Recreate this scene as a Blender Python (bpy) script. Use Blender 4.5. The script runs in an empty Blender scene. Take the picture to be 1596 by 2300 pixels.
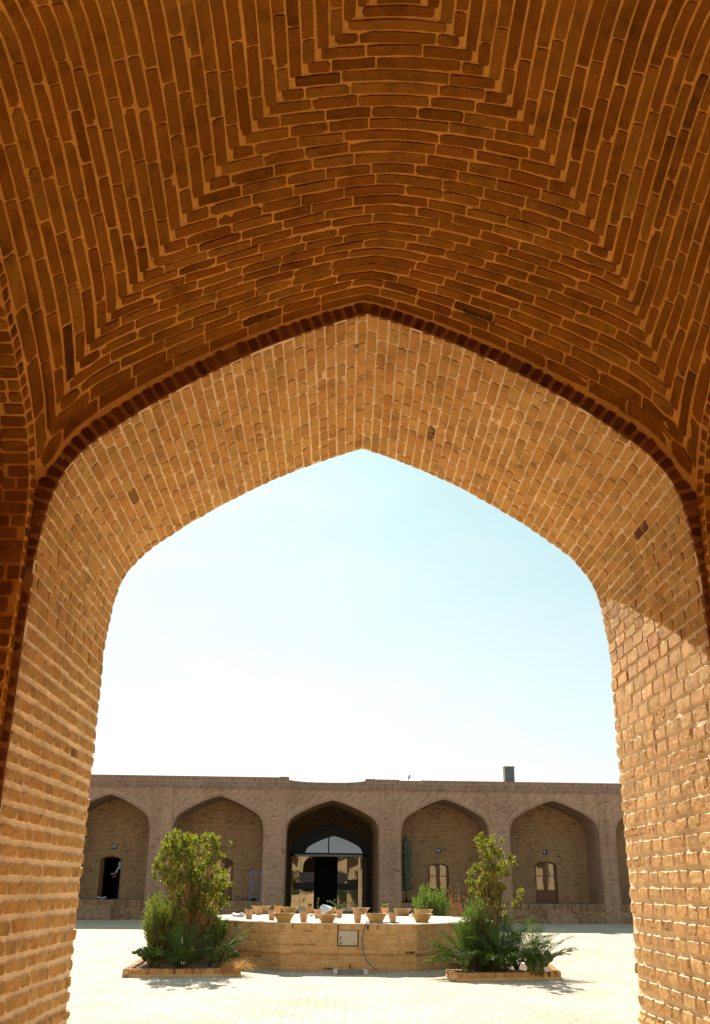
import bpy, math, random
from mathutils import Vector, Matrix, Quaternion, noise
R = math.radians
rnd = random.Random(11)
C = bpy.context.scene.collection
SC = bpy.context.scene

# ------------------------------------------------------------------ camera calibration (pixel frame 1596 x 2300)
F = 2170.0; TH = math.atan(836 / F); RO = R(.6); PS = R(.25); EYE = 1.6
def ray(px, py):
    x = (px - 798) / F; y = (1150 - py) / F
    a = x * math.cos(RO) - y * math.sin(RO); b = x * math.sin(RO) + y * math.cos(RO)
    s, c, st, ct = math.sin(PS), math.cos(PS), math.sin(TH), math.cos(TH)
    return Vector((c * a - s * st * b + s * ct, -s * a - c * st * b + c * ct, ct * b + st))
def atY(px, py, Y):
    r = ray(px, py); t = Y / r.y
    return Vector((r.x * t, Y, EYE + r.z * t))
def atZ(px, py, Z=0.0):
    r = ray(px, py); t = (Z - EYE) / r.z
    return Vector((r.x * t, r.y * t, Z))

# ------------------------------------------------------------------ mesh collecting
class MB:
    def __init__(s): s.v = []; s.f = []; s.m = []; s.t = []; s.uv = None
    def vert(s, p, t=(.5, .5, 0)):
        s.v.append((p[0], p[1], p[2])); s.t.append(t); return len(s.v) - 1
    def face(s, ids, m=0): s.f.append(tuple(ids)); s.m.append(m)
    def quad(s, a, b, c, d, m=0, t=(.5, .5, 0)):
        s.face([s.vert(p, t) for p in (a, b, c, d)], m)
    def tri(s, a, b, c, m=0, t=(.5, .5, 0)):
        s.face([s.vert(p, t) for p in (a, b, c)], m)
    def grid(s, fn, nu, nv, m=0, t=(.5, .5, 0)):
        ids = [[s.vert(fn(i / nu, j / nv), t) for j in range(nv + 1)] for i in range(nu + 1)]
        for i in range(nu):
            for j in range(nv):
                s.face((ids[i][j], ids[i + 1][j], ids[i + 1][j + 1], ids[i][j + 1]), m)
    def box(s, c, sz, m=0, rot=None, t=(.5, .5, 0), bev=0.0):
        c = Vector(c); hx, hy, hz = sz[0] / 2, sz[1] / 2, sz[2] / 2
        if bev <= 0:
            pts = [Vector((x, y, z)) for x in (-hx, hx) for y in (-hy, hy) for z in (-hz, hz)]
            if rot is not None: pts = [rot @ p for p in pts]
            k = [s.vert(c + p, t) for p in pts]
            for q in ((0, 1, 3, 2), (4, 6, 7, 5), (0, 4, 5, 1), (2, 3, 7, 6), (0, 2, 6, 4), (1, 5, 7, 3)):
                s.face([k[i] for i in q], m)
            return
        b = min(bev, hx * .9, hy * .9, hz * .9); H = (hx, hy, hz); K = {}
        for sx in (-1, 1):
            for sy in (-1, 1):
                for sz_ in (-1, 1):
                    for ax in range(3):
                        p = [sx * (hx - b), sy * (hy - b), sz_ * (hz - b)]; p[ax] = (sx, sy, sz_)[ax] * H[ax]
                        p = Vector(p); p = rot @ p if rot is not None else p
                        K[(sx, sy, sz_, ax)] = s.vert(c + p, t)
        for ax in range(3):
            o = [i for i in range(3) if i != ax]
            for sg in (-1, 1):
                q = []
                for a, d in ((-1, -1), (1, -1), (1, 1), (-1, 1)):
                    key = [0, 0, 0]; key[ax] = sg; key[o[0]] = a; key[o[1]] = d; q.append(K[(*key, ax)])
                s.face(q, m)
        for ax in range(3):
            o = [i for i in range(3) if i != ax]
            for a in (-1, 1):
                for d in (-1, 1):
                    q = []
                    for e, w in ((-1, 0), (1, 0), (1, 1), (-1, 1)):
                        key = [0, 0, 0]; key[ax] = e; key[o[0]] = a; key[o[1]] = d; q.append(K[(*key, o[w])])
                    s.face(q, m)
        for sx in (-1, 1):
            for sy in (-1, 1):
                for sz_ in (-1, 1): s.face([K[(sx, sy, sz_, a)] for a in range(3)], m)
    def tube(s, pts, rad, n=6, m=0, t=(.5, .5, 0), cap=True):
        pts = [Vector(p) for p in pts]; rs = rad if isinstance(rad, (list, tuple)) else [rad] * len(pts)
        rings = []; up = None
        for i, p in enumerate(pts):
            d = (pts[min(i + 1, len(pts) - 1)] - pts[max(i - 1, 0)])
            if d.length < 1e-9: d = Vector((0, 0, 1))
            d.normalize()
            if up is None: up = d.orthogonal().normalized()
            up = up - d * up.dot(d)
            up = up.normalized() if up.length > 1e-6 else d.orthogonal().normalized()
            w = d.cross(up)
            rings.append([s.vert(p + (up * math.cos(2 * math.pi * k / n) + w * math.sin(2 * math.pi * k / n)) * rs[i], t) for k in range(n)])
        for a, b in zip(rings, rings[1:]):
            for k in range(n): s.face((a[k], a[(k + 1) % n], b[(k + 1) % n], b[k]), m)
        if cap and n > 2:
            s.face(rings[0][::-1], m); s.face(rings[-1], m)
    def lathe(s, c, prof, n=24, m=0, t=(.5, .5, 0), wob=0.0):
        c = Vector(c); rings = []
        for r, z in prof:
            rings.append([s.vert(c + Vector((math.cos(2 * math.pi * k / n) * r * (1 + wob * noise.noise(Vector((k * .7, z * 9, c.x)))), math.sin(2 * math.pi * k / n) * r, z)), t) for k in range(n)])
        for a, b in zip(rings, rings[1:]):
            for k in range(n): s.face((a[k], a[(k + 1) % n], b[(k + 1) % n], b[k]), m)
        s.face(rings[0][::-1], m); s.face(rings[-1], m)
    def ball(s, c, rx, ry, rz, rot=None, m=0, nu=10, nv=7, t=(.5, .5, 0), top=1.0):
        c = Vector(c); rings = []
        for j in range(nv + 1):
            th = math.pi * (j + .02) / (nv + .04)
            ring = []
            for k in range(nu):
                ph = 2 * math.pi * k / nu
                p = Vector((rx * math.sin(th) * math.cos(ph), ry * math.sin(th) * math.sin(ph), rz * math.cos(th)))
                if top != 1.0 and p.z < 0: p.x *= 1 - (1 - top) * (-p.z / rz); p.y *= 1 - (1 - top) * (-p.z / rz)
                if rot is not None: p = rot @ p
                ring.append(s.vert(c + p, t))
            rings.append(ring)
        for a, b in zip(rings, rings[1:]):
            for k in range(nu): s.face((a[k], b[k], b[(k + 1) % nu], a[(k + 1) % nu]), m)
    def build(s, name, mats, parent=None, smooth=False):
        me = bpy.data.meshes.new(name)
        me.from_pydata(s.v, [], s.f)
        for mt in (mats if isinstance(mats, (list, tuple)) else [mats]): me.materials.append(mt)
        me.polygons.foreach_set('material_index', s.m)
        if smooth is True: me.polygons.foreach_set('use_smooth', [True] * len(s.f))
        elif smooth: me.polygons.foreach_set('use_smooth', [k in smooth for k in s.m])
        at = me.attributes.new('tone', 'FLOAT_COLOR', 'POINT')
        buf = []
        for q in s.t: buf += (q[0], q[1], q[2], 1.0)
        at.data.foreach_set('color', buf)
        me.update()
        o = bpy.data.objects.new(name, me); C.objects.link(o)
        if parent is not None: o.parent = parent
        return o

def tag(o, label=None, cat=None, group=None, kind=None):
    if label: o['label'] = label
    if cat: o['category'] = cat
    if group: o['group'] = group
    if kind: o['kind'] = kind
    return o
def empty(name, loc=(0, 0, 0)):
    o = bpy.data.objects.new(name, None); o.empty_display_size = .2; C.objects.link(o); o.location = loc; return o
def base_to(o, p):
    """put the origin of a mesh thing at its base"""
    p = Vector(p); o.data.transform(Matrix.Translation(-p)); o.location = p; return o
def lerp(a, b, t): return a + (b - a) * t
def tab(T, x):
    if x <= T[0][0]: return T[0][1]
    for (a, b), (c, d) in zip(T, T[1:]):
        if x <= c: return b + (d - b) * (x - a) / (c - a)
    return T[-1][1]

# ------------------------------------------------------------------ materials
MATS = {}
def new_mat(name):
    m = bpy.data.materials.new(name); m.use_nodes = True; nt = m.node_tree; nt.nodes.clear(); MATS[name] = m
    return m, nt
class NT:
    def __init__(s, nt): s.nt = nt
    def n(s, typ, **kw):
        d = s.nt.nodes.new(typ)
        for k, v in kw.items():
            if k == 'inp':
                for a, b in v.items():
                    if hasattr(b, 'is_linked') or isinstance(b, bpy.types.NodeSocket): s.nt.links.new(b, d.inputs[a])
                    else: d.inputs[a].default_value = b
            else: setattr(d, k, v)
        return d
    def ramp(s, fac, stops, interp='LINEAR'):
        d = s.nt.nodes.new('ShaderNodeValToRGB'); d.color_ramp.interpolation = interp
        e = d.color_ramp.elements
        while len(e) > 1: e.remove(e[-1])
        e[0].position = stops[0][0]; e[0].color = (*stops[0][1], 1)
        for p, c in stops[1:]:
            q = e.new(p); q.color = (*c, 1)
        s.nt.links.new(fac, d.inputs[0]); return d.outputs[0]
    def mix(s, fac, a, b, typ='MIX'):
        d = s.nt.nodes.new('ShaderNodeMix'); d.data_type = 'RGBA'; d.blend_type = typ
        for i, v in ((0, fac), (6, a), (7, b)):
            if isinstance(v, bpy.types.NodeSocket): s.nt.links.new(v, d.inputs[i])
            else: d.inputs[i].default_value = (*v, 1) if isinstance(v, tuple) and len(v) == 3 else v
        return d.outputs[2]
    def math(s, op, a, b=None, clamp=False):
        d = s.nt.nodes.new('ShaderNodeMath'); d.operation = op; d.use_clamp = clamp
        for i, v in ((0, a), (1, b)):
            if v is None: continue
            if isinstance(v, bpy.types.NodeSocket): s.nt.links.new(v, d.inputs[i])
            else: d.inputs[i].default_value = v
        return d.outputs[0]
    def coord(s, which='Object'):
        return s.n('ShaderNodeTexCoord').outputs[which]
    def noise(s, vec, scale, detail=4, rough=.6, dim='3D'):
        return s.n('ShaderNodeTexNoise', inp={'Vector': vec, 'Scale': scale, 'Detail': detail, 'Roughness': rough}).outputs['Fac']
    def bump(s, h, dist, strength=1.0, normal=None):
        d = s.n('ShaderNodeBump', inp={'Height': h, 'Distance': dist, 'Strength': strength})
        if normal is not None: s.nt.links.new(normal, d.inputs['Normal'])
        return d.outputs[0]
    def out(s, sh, disp=None):
        o = s.n('ShaderNodeOutputMaterial'); s.nt.links.new(sh, o.inputs[0])
    def bsdf(s, col, rough=.9, normal=None, spec=.2, metal=0.0, **kw):
        d = s.n('ShaderNodeBsdfPrincipled')
        for k, v in (('Base Color', col), ('Roughness', rough), ('Specular IOR Level', spec), ('Metallic', metal), *kw.items()):
            if isinstance(v, bpy.types.NodeSocket): s.nt.links.new(v, d.inputs[k])
            else: d.inputs[k].default_value = (*v, 1) if isinstance(v, tuple) and len(v) == 3 else v
        if normal is not None: s.nt.links.new(normal, d.inputs['Normal'])
        return d.outputs[0]

def brick_mat(name, dark, mid, light, bump=.004, scale=1.0, burnt=(.10, .038, .012), streak=False):
    m, nt = new_mat(name); k = NT(nt)
    co = k.coord(); a = k.n('ShaderNodeAttribute', attribute_name='tone')
    sep = k.n('ShaderNodeSeparateColor', inp={0: a.outputs['Color']})
    r, g, b = sep.outputs[0], sep.outputs[1], sep.outputs[2]
    n1 = k.noise(co, 9 * scale, 5, .65); n2 = k.noise(co, 70 * scale, 4, .7); n3 = k.noise(co, 260 * scale, 3, .6)
    base = k.ramp(r, [(0, dark), (.5, mid), (1, light)])
    hue = k.mix(k.math('MULTIPLY', g, .35), base, (mid[0] * 1.15, mid[1] * .78, mid[2] * .7))
    st = k.ramp(n1, [(.3, (.62, .6, .58)), (.5, (1, 1, 1)), (.72, (1.18, 1.15, 1.1))])
    col = k.mix(1.0, hue, st, 'MULTIPLY')
    col = k.mix(1.0, col, k.ramp(k.noise(co, .45, 5, .6), [(.32, (.84, .82, .80)), (.5, (1, 1, 1)), (.68, (1.10, 1.09, 1.07))]), 'MULTIPLY')
    if streak:
        mp = k.n('ShaderNodeMapping', inp={'Vector': co}); mp.inputs['Scale'].default_value = (1.5, 1.5, .16)
        col = k.mix(1.0, col, k.ramp(k.noise(mp.outputs[0], 1.0, 6, .65), [(.34, (.80, .78, .77)), (.5, (1, 1, 1)), (.68, (1.10, 1.10, 1.10))]), 'MULTIPLY')
    sp = k.ramp(n2, [(.28, (.66, .64, .62)), (.48, (1, 1, 1)), (.75, (1.12, 1.1, 1.06))])
    col = k.mix(.8, col, sp, 'MULTIPLY')
    bf = k.math('MULTIPLY', b, k.ramp(n1, [(.36, (0, 0, 0)), (.55, (1, 1, 1))]))
    col = k.mix(bf, col, burnt)
    h = k.math('ADD', k.math('MULTIPLY', n2, .7), k.math('MULTIPLY', n3, .35))
    k.out(k.bsdf(col, .95, k.bump(h, bump, .9), .12))
    return m
def mortar_mat(name, col, bump=.003, var=.22, dust=None):
    m, nt = new_mat(name); k = NT(nt); co = k.coord()
    n1 = k.noise(co, 3.1, 5, .65); n2 = k.noise(co, 55, 4, .7)
    f = k.ramp(n1, [(.3, (1 - var, 1 - var * 1.05, 1 - var * 1.1)), (.7, (1 + var * .6,) * 3)])
    c = k.mix(1.0, col, f, 'MULTIPLY')
    c = k.mix(.5, c, k.ramp(n2, [(.3, (.72, .7, .68)), (.6, (1.08, 1.08, 1.08))]), 'MULTIPLY')
    k.out(k.bsdf(c, .95, k.bump(n2, bump, .8), .1))
    return m
def plain_mat(name, col, rough=.6, spec=.4, metal=0.0, var=.12, sc=12, bump=0.0):
    m, nt = new_mat(name); k = NT(nt); co = k.coord()
    n1 = k.noise(co, sc, 4, .6)
    c = k.mix(1.0, col, k.ramp(n1, [(.3, (1 - var,) * 3), (.7, (1 + var,) * 3)]), 'MULTIPLY')
    nm = k.bump(k.noise(co, sc * 6, 3), bump, .8) if bump else None
    k.out(k.bsdf(c, rough, nm, spec, metal)); return m
def leaf_mat(name, a, b, rough=.45, trans=.45, tcol=None, spec=.3):
    m, nt = new_mat(name); k = NT(nt)
    at = k.n('ShaderNodeAttribute', attribute_name='tone')
    sep = k.n('ShaderNodeSeparateColor', inp={0: at.outputs['Color']})
    col = k.mix(sep.outputs[0], a, b)
    col = k.mix(sep.outputs[2], col, (.20, .13, .03))
    tc = k.mix(1.0, col, tcol or (1.5, 1.5, .5), 'MULTIPLY')
    p = k.n('ShaderNodeBsdfPrincipled', inp={'Roughness': rough, 'Specular IOR Level': spec})
    nt.links.new(col, p.inputs['Base Color'])
    t = k.n('ShaderNodeBsdfTranslucent'); nt.links.new(tc, t.inputs[0])
    mx = k.n('ShaderNodeMixShader', inp={0: trans}); nt.links.new(p.outputs[0], mx.inputs[1]); nt.links.new(t.outputs[0], mx.inputs[2])
    k.out(mx.outputs[0]); return m

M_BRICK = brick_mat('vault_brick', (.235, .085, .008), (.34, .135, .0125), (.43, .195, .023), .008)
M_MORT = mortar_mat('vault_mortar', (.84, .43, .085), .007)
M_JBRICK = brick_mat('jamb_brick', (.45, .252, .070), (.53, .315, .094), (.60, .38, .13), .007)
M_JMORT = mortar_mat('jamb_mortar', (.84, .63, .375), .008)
M_RIM = brick_mat('rim_brick_shade', (.16, .055, .018), (.24, .09, .03), (.33, .14, .045), .004)
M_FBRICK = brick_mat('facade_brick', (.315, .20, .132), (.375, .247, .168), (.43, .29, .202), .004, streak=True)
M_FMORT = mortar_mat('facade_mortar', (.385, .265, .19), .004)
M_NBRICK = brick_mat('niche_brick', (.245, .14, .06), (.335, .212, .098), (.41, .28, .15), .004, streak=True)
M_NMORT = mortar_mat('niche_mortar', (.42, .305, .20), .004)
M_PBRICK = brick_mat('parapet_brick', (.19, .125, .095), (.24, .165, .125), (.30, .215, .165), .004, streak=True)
M_LBRICK = brick_mat('platform_brick', (.15, .07, .038), (.27, .15, .075), (.40, .27, .15), .004)
M_BBRICK = brick_mat('basin_brick', (.48, .28, .10), (.58, .36, .15), (.65, .43, .20), .004)
M_BMORT = mortar_mat('basin_mortar', (.62, .42, .2), .004)
M_BTOP = mortar_mat('basin_top', (.62, .50, .36), .006, .3)
M_KBRICK = brick_mat('kerb_brick', (.36, .16, .06), (.50, .27, .10), (.60, .38, .17), .004)
M_SOIL = plain_mat('soil', (.17, .11, .065), .95, .05, 0, .4, 20, .02)
M_WOOD = plain_mat('door_wood', (.16, .062, .018), .5, .4, 0, .3, 18)
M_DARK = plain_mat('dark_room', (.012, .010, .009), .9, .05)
M_STEEL = plain_mat('dark_steel', (.009, .012, .013), .5, .2)
M_ALU = plain_mat('grey_metal', (.22, .24, .24), .5, .4, .3)
M_VENT = plain_mat('vent_sheet', (.10, .12, .14), .6, .3)
M_VCAP = plain_mat('vent_cap', (.50, .42, .34), .7, .2)
M_BLUE = plain_mat('blue_paint', (.10, .19, .38), .45, .4, 0, .25, 30)
M_HOSE = plain_mat('hose_rubber', (.07, .10, .22), .45, .4)
M_TERRA = plain_mat('terracotta', (.47, .25, .115), .9, .1, 0, .22, 14, .003)
M_TERRA2 = plain_mat('pale_terracotta', (.52, .31, .19), .9, .1, 0, .22, 14, .003)
M_GLAZE = plain_mat('bowl_clay', (.46, .28, .10), .75, .2, 0, .2, 10, .003)
M_CLOTHW = plain_mat('white_cloth', (.74, .66, .62), .9, .1)
M_PLAST = plain_mat('white_plastic', (.70, .63, .58), .35, .5)
M_PARA = plain_mat('parasol_fabric', (.075, .085, .056), .9, .1, 0, .25, 6)
M_ROBE = plain_mat('black_cloth', (.006, .006, .007), .95, .05)
M_SCARF = plain_mat('white_scarf', (.46, .50, .64), .9, .1)
M_SKIN = plain_mat('skin', (.42, .24, .16), .6, .3)
M_STEM = plain_mat('bark', (.24, .135, .065), .9, .1, 0, .25, 30)
M_DRY = plain_mat('dry_stem', (.30, .155, .065), .9, .1, 0, .3, 30)
M_ROCK = plain_mat('stone_block', (.55, .52, .48), .85, .2)
M_WIRE = plain_mat('wire', (.02, .012, .008), .6, .3)
M_PLATE = plain_mat('blue_enamel', (.012, .016, .06), .35, .5)
M_WHITE = plain_mat('white_paint', (.75, .75, .78), .5, .4)
M_STICK = plain_mat('lilac_film', (.17, .145, .165), .7, .2)
M_FROST = plain_mat('frosted_film', (.045, .048, .045), .7, .2)
M_TAN = plain_mat('tan_film', (.15, .13, .07), .7, .2)
M_SPOT = plain_mat('lamp_white', (.7, .68, .6), .5, .4)
L_TREE = leaf_mat('shrub_leaf', (.075, .105, .010), (.19, .195, .022), .5, .5)
L_OLE = leaf_mat('bush_leaf', (.058, .098, .022), (.150, .185, .040), .55, .45, None, .2)
L_OLE2 = leaf_mat('bush_leaf_deep', (.035, .085, .026), (.10, .15, .04), .55, .45, None, .2)
L_PALM = leaf_mat('palm_leaf', (.040, .075, .020), (.085, .13, .034), .65, .40, None, .12)
L_DRYG = leaf_mat('dry_grass', (.42, .22, .07), (.56, .34, .12), .8, .4, (1.1, 1.0, .8))
L_CACT = leaf_mat('cactus_skin', (.055, .085, .022), (.105, .14, .045), .7, .10, None, .15)

def pane_mat(name, tint, refl):
    m, nt = new_mat(name); k = NT(nt)
    d = k.n('ShaderNodeBsdfDiffuse', inp={0: (*tint, 1)}); g = k.n('ShaderNodeBsdfGlossy', inp={0: (.95, .95, .9, 1), 1: .015})
    nz = k.bump(k.noise(k.coord(), .8, 2), .008, .25); nt.links.new(nz, g.inputs['Normal'])
    mx = k.n('ShaderNodeMixShader', inp={0: refl}); nt.links.new(d.outputs[0], mx.inputs[1]); nt.links.new(g.outputs[0], mx.inputs[2])
    k.out(mx.outputs[0]); return m
M_GLASS = pane_mat('door_glass', (.006, .007, .007), .19)
M_FANG = pane_mat('fanlight_glass', (.006, .008, .011), .20)
M_DGLASS = pane_mat('small_pane', (.01, .008, .006), .17)

def hatch_mat():
    m, nt = new_mat('rusty_white_paint'); k = NT(nt); co = k.coord()
    n = k.noise(co, 9, 5, .7)
    c = k.mix(k.ramp(n, [(.62, (0, 0, 0)), (.68, (1, 1, 1))]), (.55, .47, .36), (.09, .035, .012))
    k.out(k.bsdf(c, .7, None, .2)); return m
M_HATCH = hatch_mat()

def paving_mat():
    m, nt = new_mat('paving'); k = NT(nt); co = k.coord()
    br = k.n('ShaderNodeTexBrick', inp={'Vector': co, 'Color1': (.54, .43, .315, 1), 'Color2': (.45, .35, .245, 1), 'Mortar': (.345, .26, .175, 1), 'Scale': 1.0,
                                        'Mortar Size': .011, 'Mortar Smooth': .3, 'Bias': 0.0, 'Brick Width': .27, 'Row Height': .25}, offset=.5)
    n1 = k.noise(co, .55, 6, .65); n2 = k.noise(co, 14, 5, .7); n3 = k.noise(co, 90, 3)
    c = k.mix(1.0, br.outputs[0], k.ramp(n1, [(.3, (.80, .76, .72)), (.5, (1, 1, 1)), (.7, (1.12, 1.11, 1.09))]), 'MULTIPLY')
    c = k.mix(.7, c, k.ramp(n2, [(.3, (.80, .78, .76)), (.6, (1.06, 1.05, 1.04))]), 'MULTIPLY')
    h = k.math('SUBTRACT', k.math('MULTIPLY', k.math('ADD', n2, k.math('MULTIPLY', n3, .4)), .4), br.outputs['Fac'])
    k.out(k.bsdf(c, .95, k.bump(h, .008, .8), .1)); return m
M_PAVE = paving_mat()
M_GROUND = mortar_mat('sandy_ground', (.46, .36, .25), .01, .2)
def wallbrick_mat():
    m, nt = new_mat('sunlit_wall_brick'); k = NT(nt); co = k.coord()
    sp = k.n('ShaderNodeSeparateXYZ', inp={0: co})
    u = k.math('ADD', sp.outputs[0], sp.outputs[1])
    cb = k.n('ShaderNodeCombineXYZ', inp={0: u, 1: sp.outputs[2]})
    br = k.n('ShaderNodeTexBrick', inp={'Vector': cb.outputs[0], 'Color1': (.42, .29, .16, 1), 'Color2': (.33, .21, .105, 1), 'Mortar': (.48, .36, .22, 1), 'Scale': 1.0,
                                        'Mortar Size': .012, 'Brick Width': .24, 'Row Height': .075})
    c = k.mix(1.0, br.outputs[0], k.ramp(k.noise(co, 1.2, 5), [(.3, (.8, .8, .8)), (.7, (1.1, 1.1, 1.1))]), 'MULTIPLY')
    k.out(k.bsdf(c, .95, k.bump(br.outputs['Fac'], -.006, .8), .1)); return m
M_WALL = wallbrick_mat()

# ------------------------------------------------------------------ bricks laid on a surface
def tone(dark_p=.03):
    return (min(1, max(0, rnd.gauss(.5, .22))), rnd.random(), (rnd.uniform(.5, 1) if rnd.random() < dark_p else 0))
def brick(mb, S, u0, u1, v0, v1, relief, m=0, nu=4, nv=2, round_=.008, jit=.0025, tn=None, sink=.004, bev=None, rm=None):
    """S(u, v, h) -> point at height h over the surface; a worn brick with rounded arrises"""
    tn = tn or tone()
    du, dv = u1 - u0, v1 - v0; rel = relief * rnd.uniform(.75, 1.25)
    tu, tv = rnd.uniform(-.0022, .0022), rnd.uniform(-.0022, .0022)
    ids = []; eb = bev or min(.0028, abs(dv) * .06); eu = eb if du > 0 else -eb
    for i in range(nu + 1):
        row = []
        for j in range(nv + 1):
            a, b = i / nu, j / nv
            u = u0 + eu + (du - 2 * eu) * a; v = v0 + eb + (dv - 2 * eb) * b
            edge_u, edge_v = i in (0, nu), j in (0, nv)
            h = rel + tu * (a - .5) * 2 + tv * (b - .5) * 2 + rnd.uniform(-jit, jit) * .5
            if edge_u and edge_v:
                if rnd.random() < .08:
                    ch = rnd.uniform(.006, .016); u += (ch if i == 0 else -ch) * (1 if du > 0 else -1); v += (1 if j == 0 else -1) * ch * .4; h -= .002
                u += (round_ if i == 0 else -round_) * (1 if du > 0 else -1) * rnd.uniform(.5, 1.6); v += (round_ if j == 0 else -round_) * .35 * rnd.uniform(.3, 1.4); h -= .001
            u += rnd.uniform(-jit, jit); v += rnd.uniform(-jit, jit) * .8
            row.append(mb.vert(S(u, v, h), tn))
        ids.append(row)
    for i in range(nu):
        for j in range(nv):
            mb.face((ids[i][j], ids[i + 1][j], ids[i + 1][j + 1], ids[i][j + 1]), m)
    ring = [(i, 0) for i in range(nu + 1)] + [(nu, j) for j in range(1, nv + 1)] + [(i, nv) for i in range(nu - 1, -1, -1)] + [(0, j) for j in range(nv - 1, 0, -1)]
    low = []
    for i, j in ring:
        u = u0 + du * i / nu; v = v0 + dv * j / nv
        if i in (0, nu) and j in (0, nv):
            u += (round_ if i == 0 else -round_) * (1 if du > 0 else -1) * .7; v += (round_ if j == 0 else -round_) * .25
        low.append(mb.vert(S(u, v, -sink), tn))
    n = len(ring)
    for q in range(n):
        a, b = ring[q], ring[(q + 1) % n]
        mb.face((ids[a[0]][a[1]], low[q], low[(q + 1) % n], ids[b[0]][b[1]]), m if rm is None else rm)
def flat_brick(mb, S, u0, u1, v0, v1, relief, m=0, tn=None):
    tn = tn or tone(); e = min(.006, abs(v1 - v0) * .12, abs(u1 - u0) * .12)
    a = [mb.vert(S(u, v, relief), tn) for u, v in ((u0 + e, v0 + e), (u1 - e, v0 + e), (u1 - e, v1 - e), (u0 + e, v1 - e))]
    b = [mb.vert(S(u, v, -.002), tn) for u, v in ((u0, v0), (u1, v0), (u1, v1), (u0, v1))]
    mb.face(a, m)
    for i in range(4): mb.face((a[i], b[i], b[(i + 1) % 4], a[(i + 1) % 4]), m)
def lay(mb, S, z0, z1, intervals, course, length, joint, relief=.006, mb_m=1, br_m=0, dark=.03, mortar=True, headers=False):
    z = z0; k = 0
    while z < z1 - .01:
        h = min(course, z1 - z)
        for (a, b) in intervals(z + h / 2):
            if b - a < .02: continue
            if mortar: mb.quad(S(a, z, 0), S(b, z, 0), S(b, z + h, 0), S(a, z + h, 0), mb_m)
            u = a - (length * .5 if k % 2 else 0) - rnd.uniform(0, .03)
            while u < b:
                L = length * rnd.uniform(.86, 1.1)
                if headers and rnd.random() < .35: L *= .5
                p, q = max(a, u) + joint / 2, min(b, u + L) - joint / 2
                if q - p > .025 and h > .03:
                    flat_brick(mb, S, p, q, z + joint / 2 + rnd.uniform(-.003, .003), z + h - joint / 2 + rnd.uniform(-.003, .003), relief * rnd.uniform(.4, 1.2), br_m, tone(dark))
                u += L
        z += course; k += 1

# ------------------------------------------------------------------ the gateway: arch, rim, vault
DROP = [(0, 0), (.06, .03), (.12, .065), (.25, .15), (.4, .265), (.55, .405), (.69, .55), (.79, .67), (.86, .76), (.905, .84), (.945, .935), (.97, 1.05), (.985, 1.18), (1.0, 1.40)]
APEX, HALF, CX = 4.42, 1.593, .074
YN, YF = 4.40, 6.10
W, YC = 1.645, 2.755
def half_profile(half, apex, step=.02):
    """points (x >= 0, z) from the floor up the jamb to the apex, smoothed"""
    pts = [(half, z * .1) for z in range(0, int((apex - 1.40) * 10) + 1)]
    for t, d in reversed(DROP[:-1]): pts.append((t * half, apex - d))
    P = [(2 * pts[0][0] - pts[1][0], 2 * pts[0][1] - pts[1][1])] + pts + [(2 * pts[-1][0] - pts[-2][0], 2 * pts[-1][1] - pts[-2][1])]; out = []
    for a, b, c, d in zip(P, P[1:], P[2:], P[3:]):
        for k in range(4):
            t = k / 4
            out.append(tuple(.5 * (2 * b[i] + (c[i] - a[i]) * t + (2 * a[i] - 5 * b[i] + 4 * c[i] - d[i]) * t * t + (3 * b[i] - a[i] - 3 * c[i] + d[i]) * t ** 3) * 1.0 for i in (0, 1)))
    out.append(pts[-1])
    return [(max(0.0, x), z) for x, z in out]
class Prof:
    def __init__(s, pts):
        s.p = pts; s.s = [0.0]
        for a, b in zip(pts, pts[1:]): s.s.append(s.s[-1] + math.hypot(b[0] - a[0], b[1] - a[1]))
        s.L = s.s[-1]
        import bisect; s.bi = bisect.bisect_right
    def at(s, d):
        i = max(0, min(len(s.p) - 2, s.bi(s.s, d) - 1))
        f = (d - s.s[i]) / max(1e-9, s.s[i + 1] - s.s[i]); a, b = s.p[i], s.p[i + 1]
        return lerp(a[0], b[0], f), lerp(a[1], b[1], f)
    def frame(s, d):
        x, z = s.at(d); x0, z0 = s.at(max(0, d - .03)); x1, z1 = s.at(min(s.L, d + .03))
        tx, tz = x1 - x0, z1 - z0; l = math.hypot(tx, tz)
        return x, z, -tz / l, tx / l          # inward normal (towards the axis, down)
PR = Prof(half_profile(HALF, APEX))

gate = tag(empty('gateway', (0, 5, 0)), 'domed brick gateway with a tall pointed arch framing the sunny courtyard', 'gateway')
def G(mb, name, mats, smooth=False):
    o = mb.build(name, mats, gate, smooth); o.matrix_parent_inverse = Matrix.Translation((0, -5, 0)); return o

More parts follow.
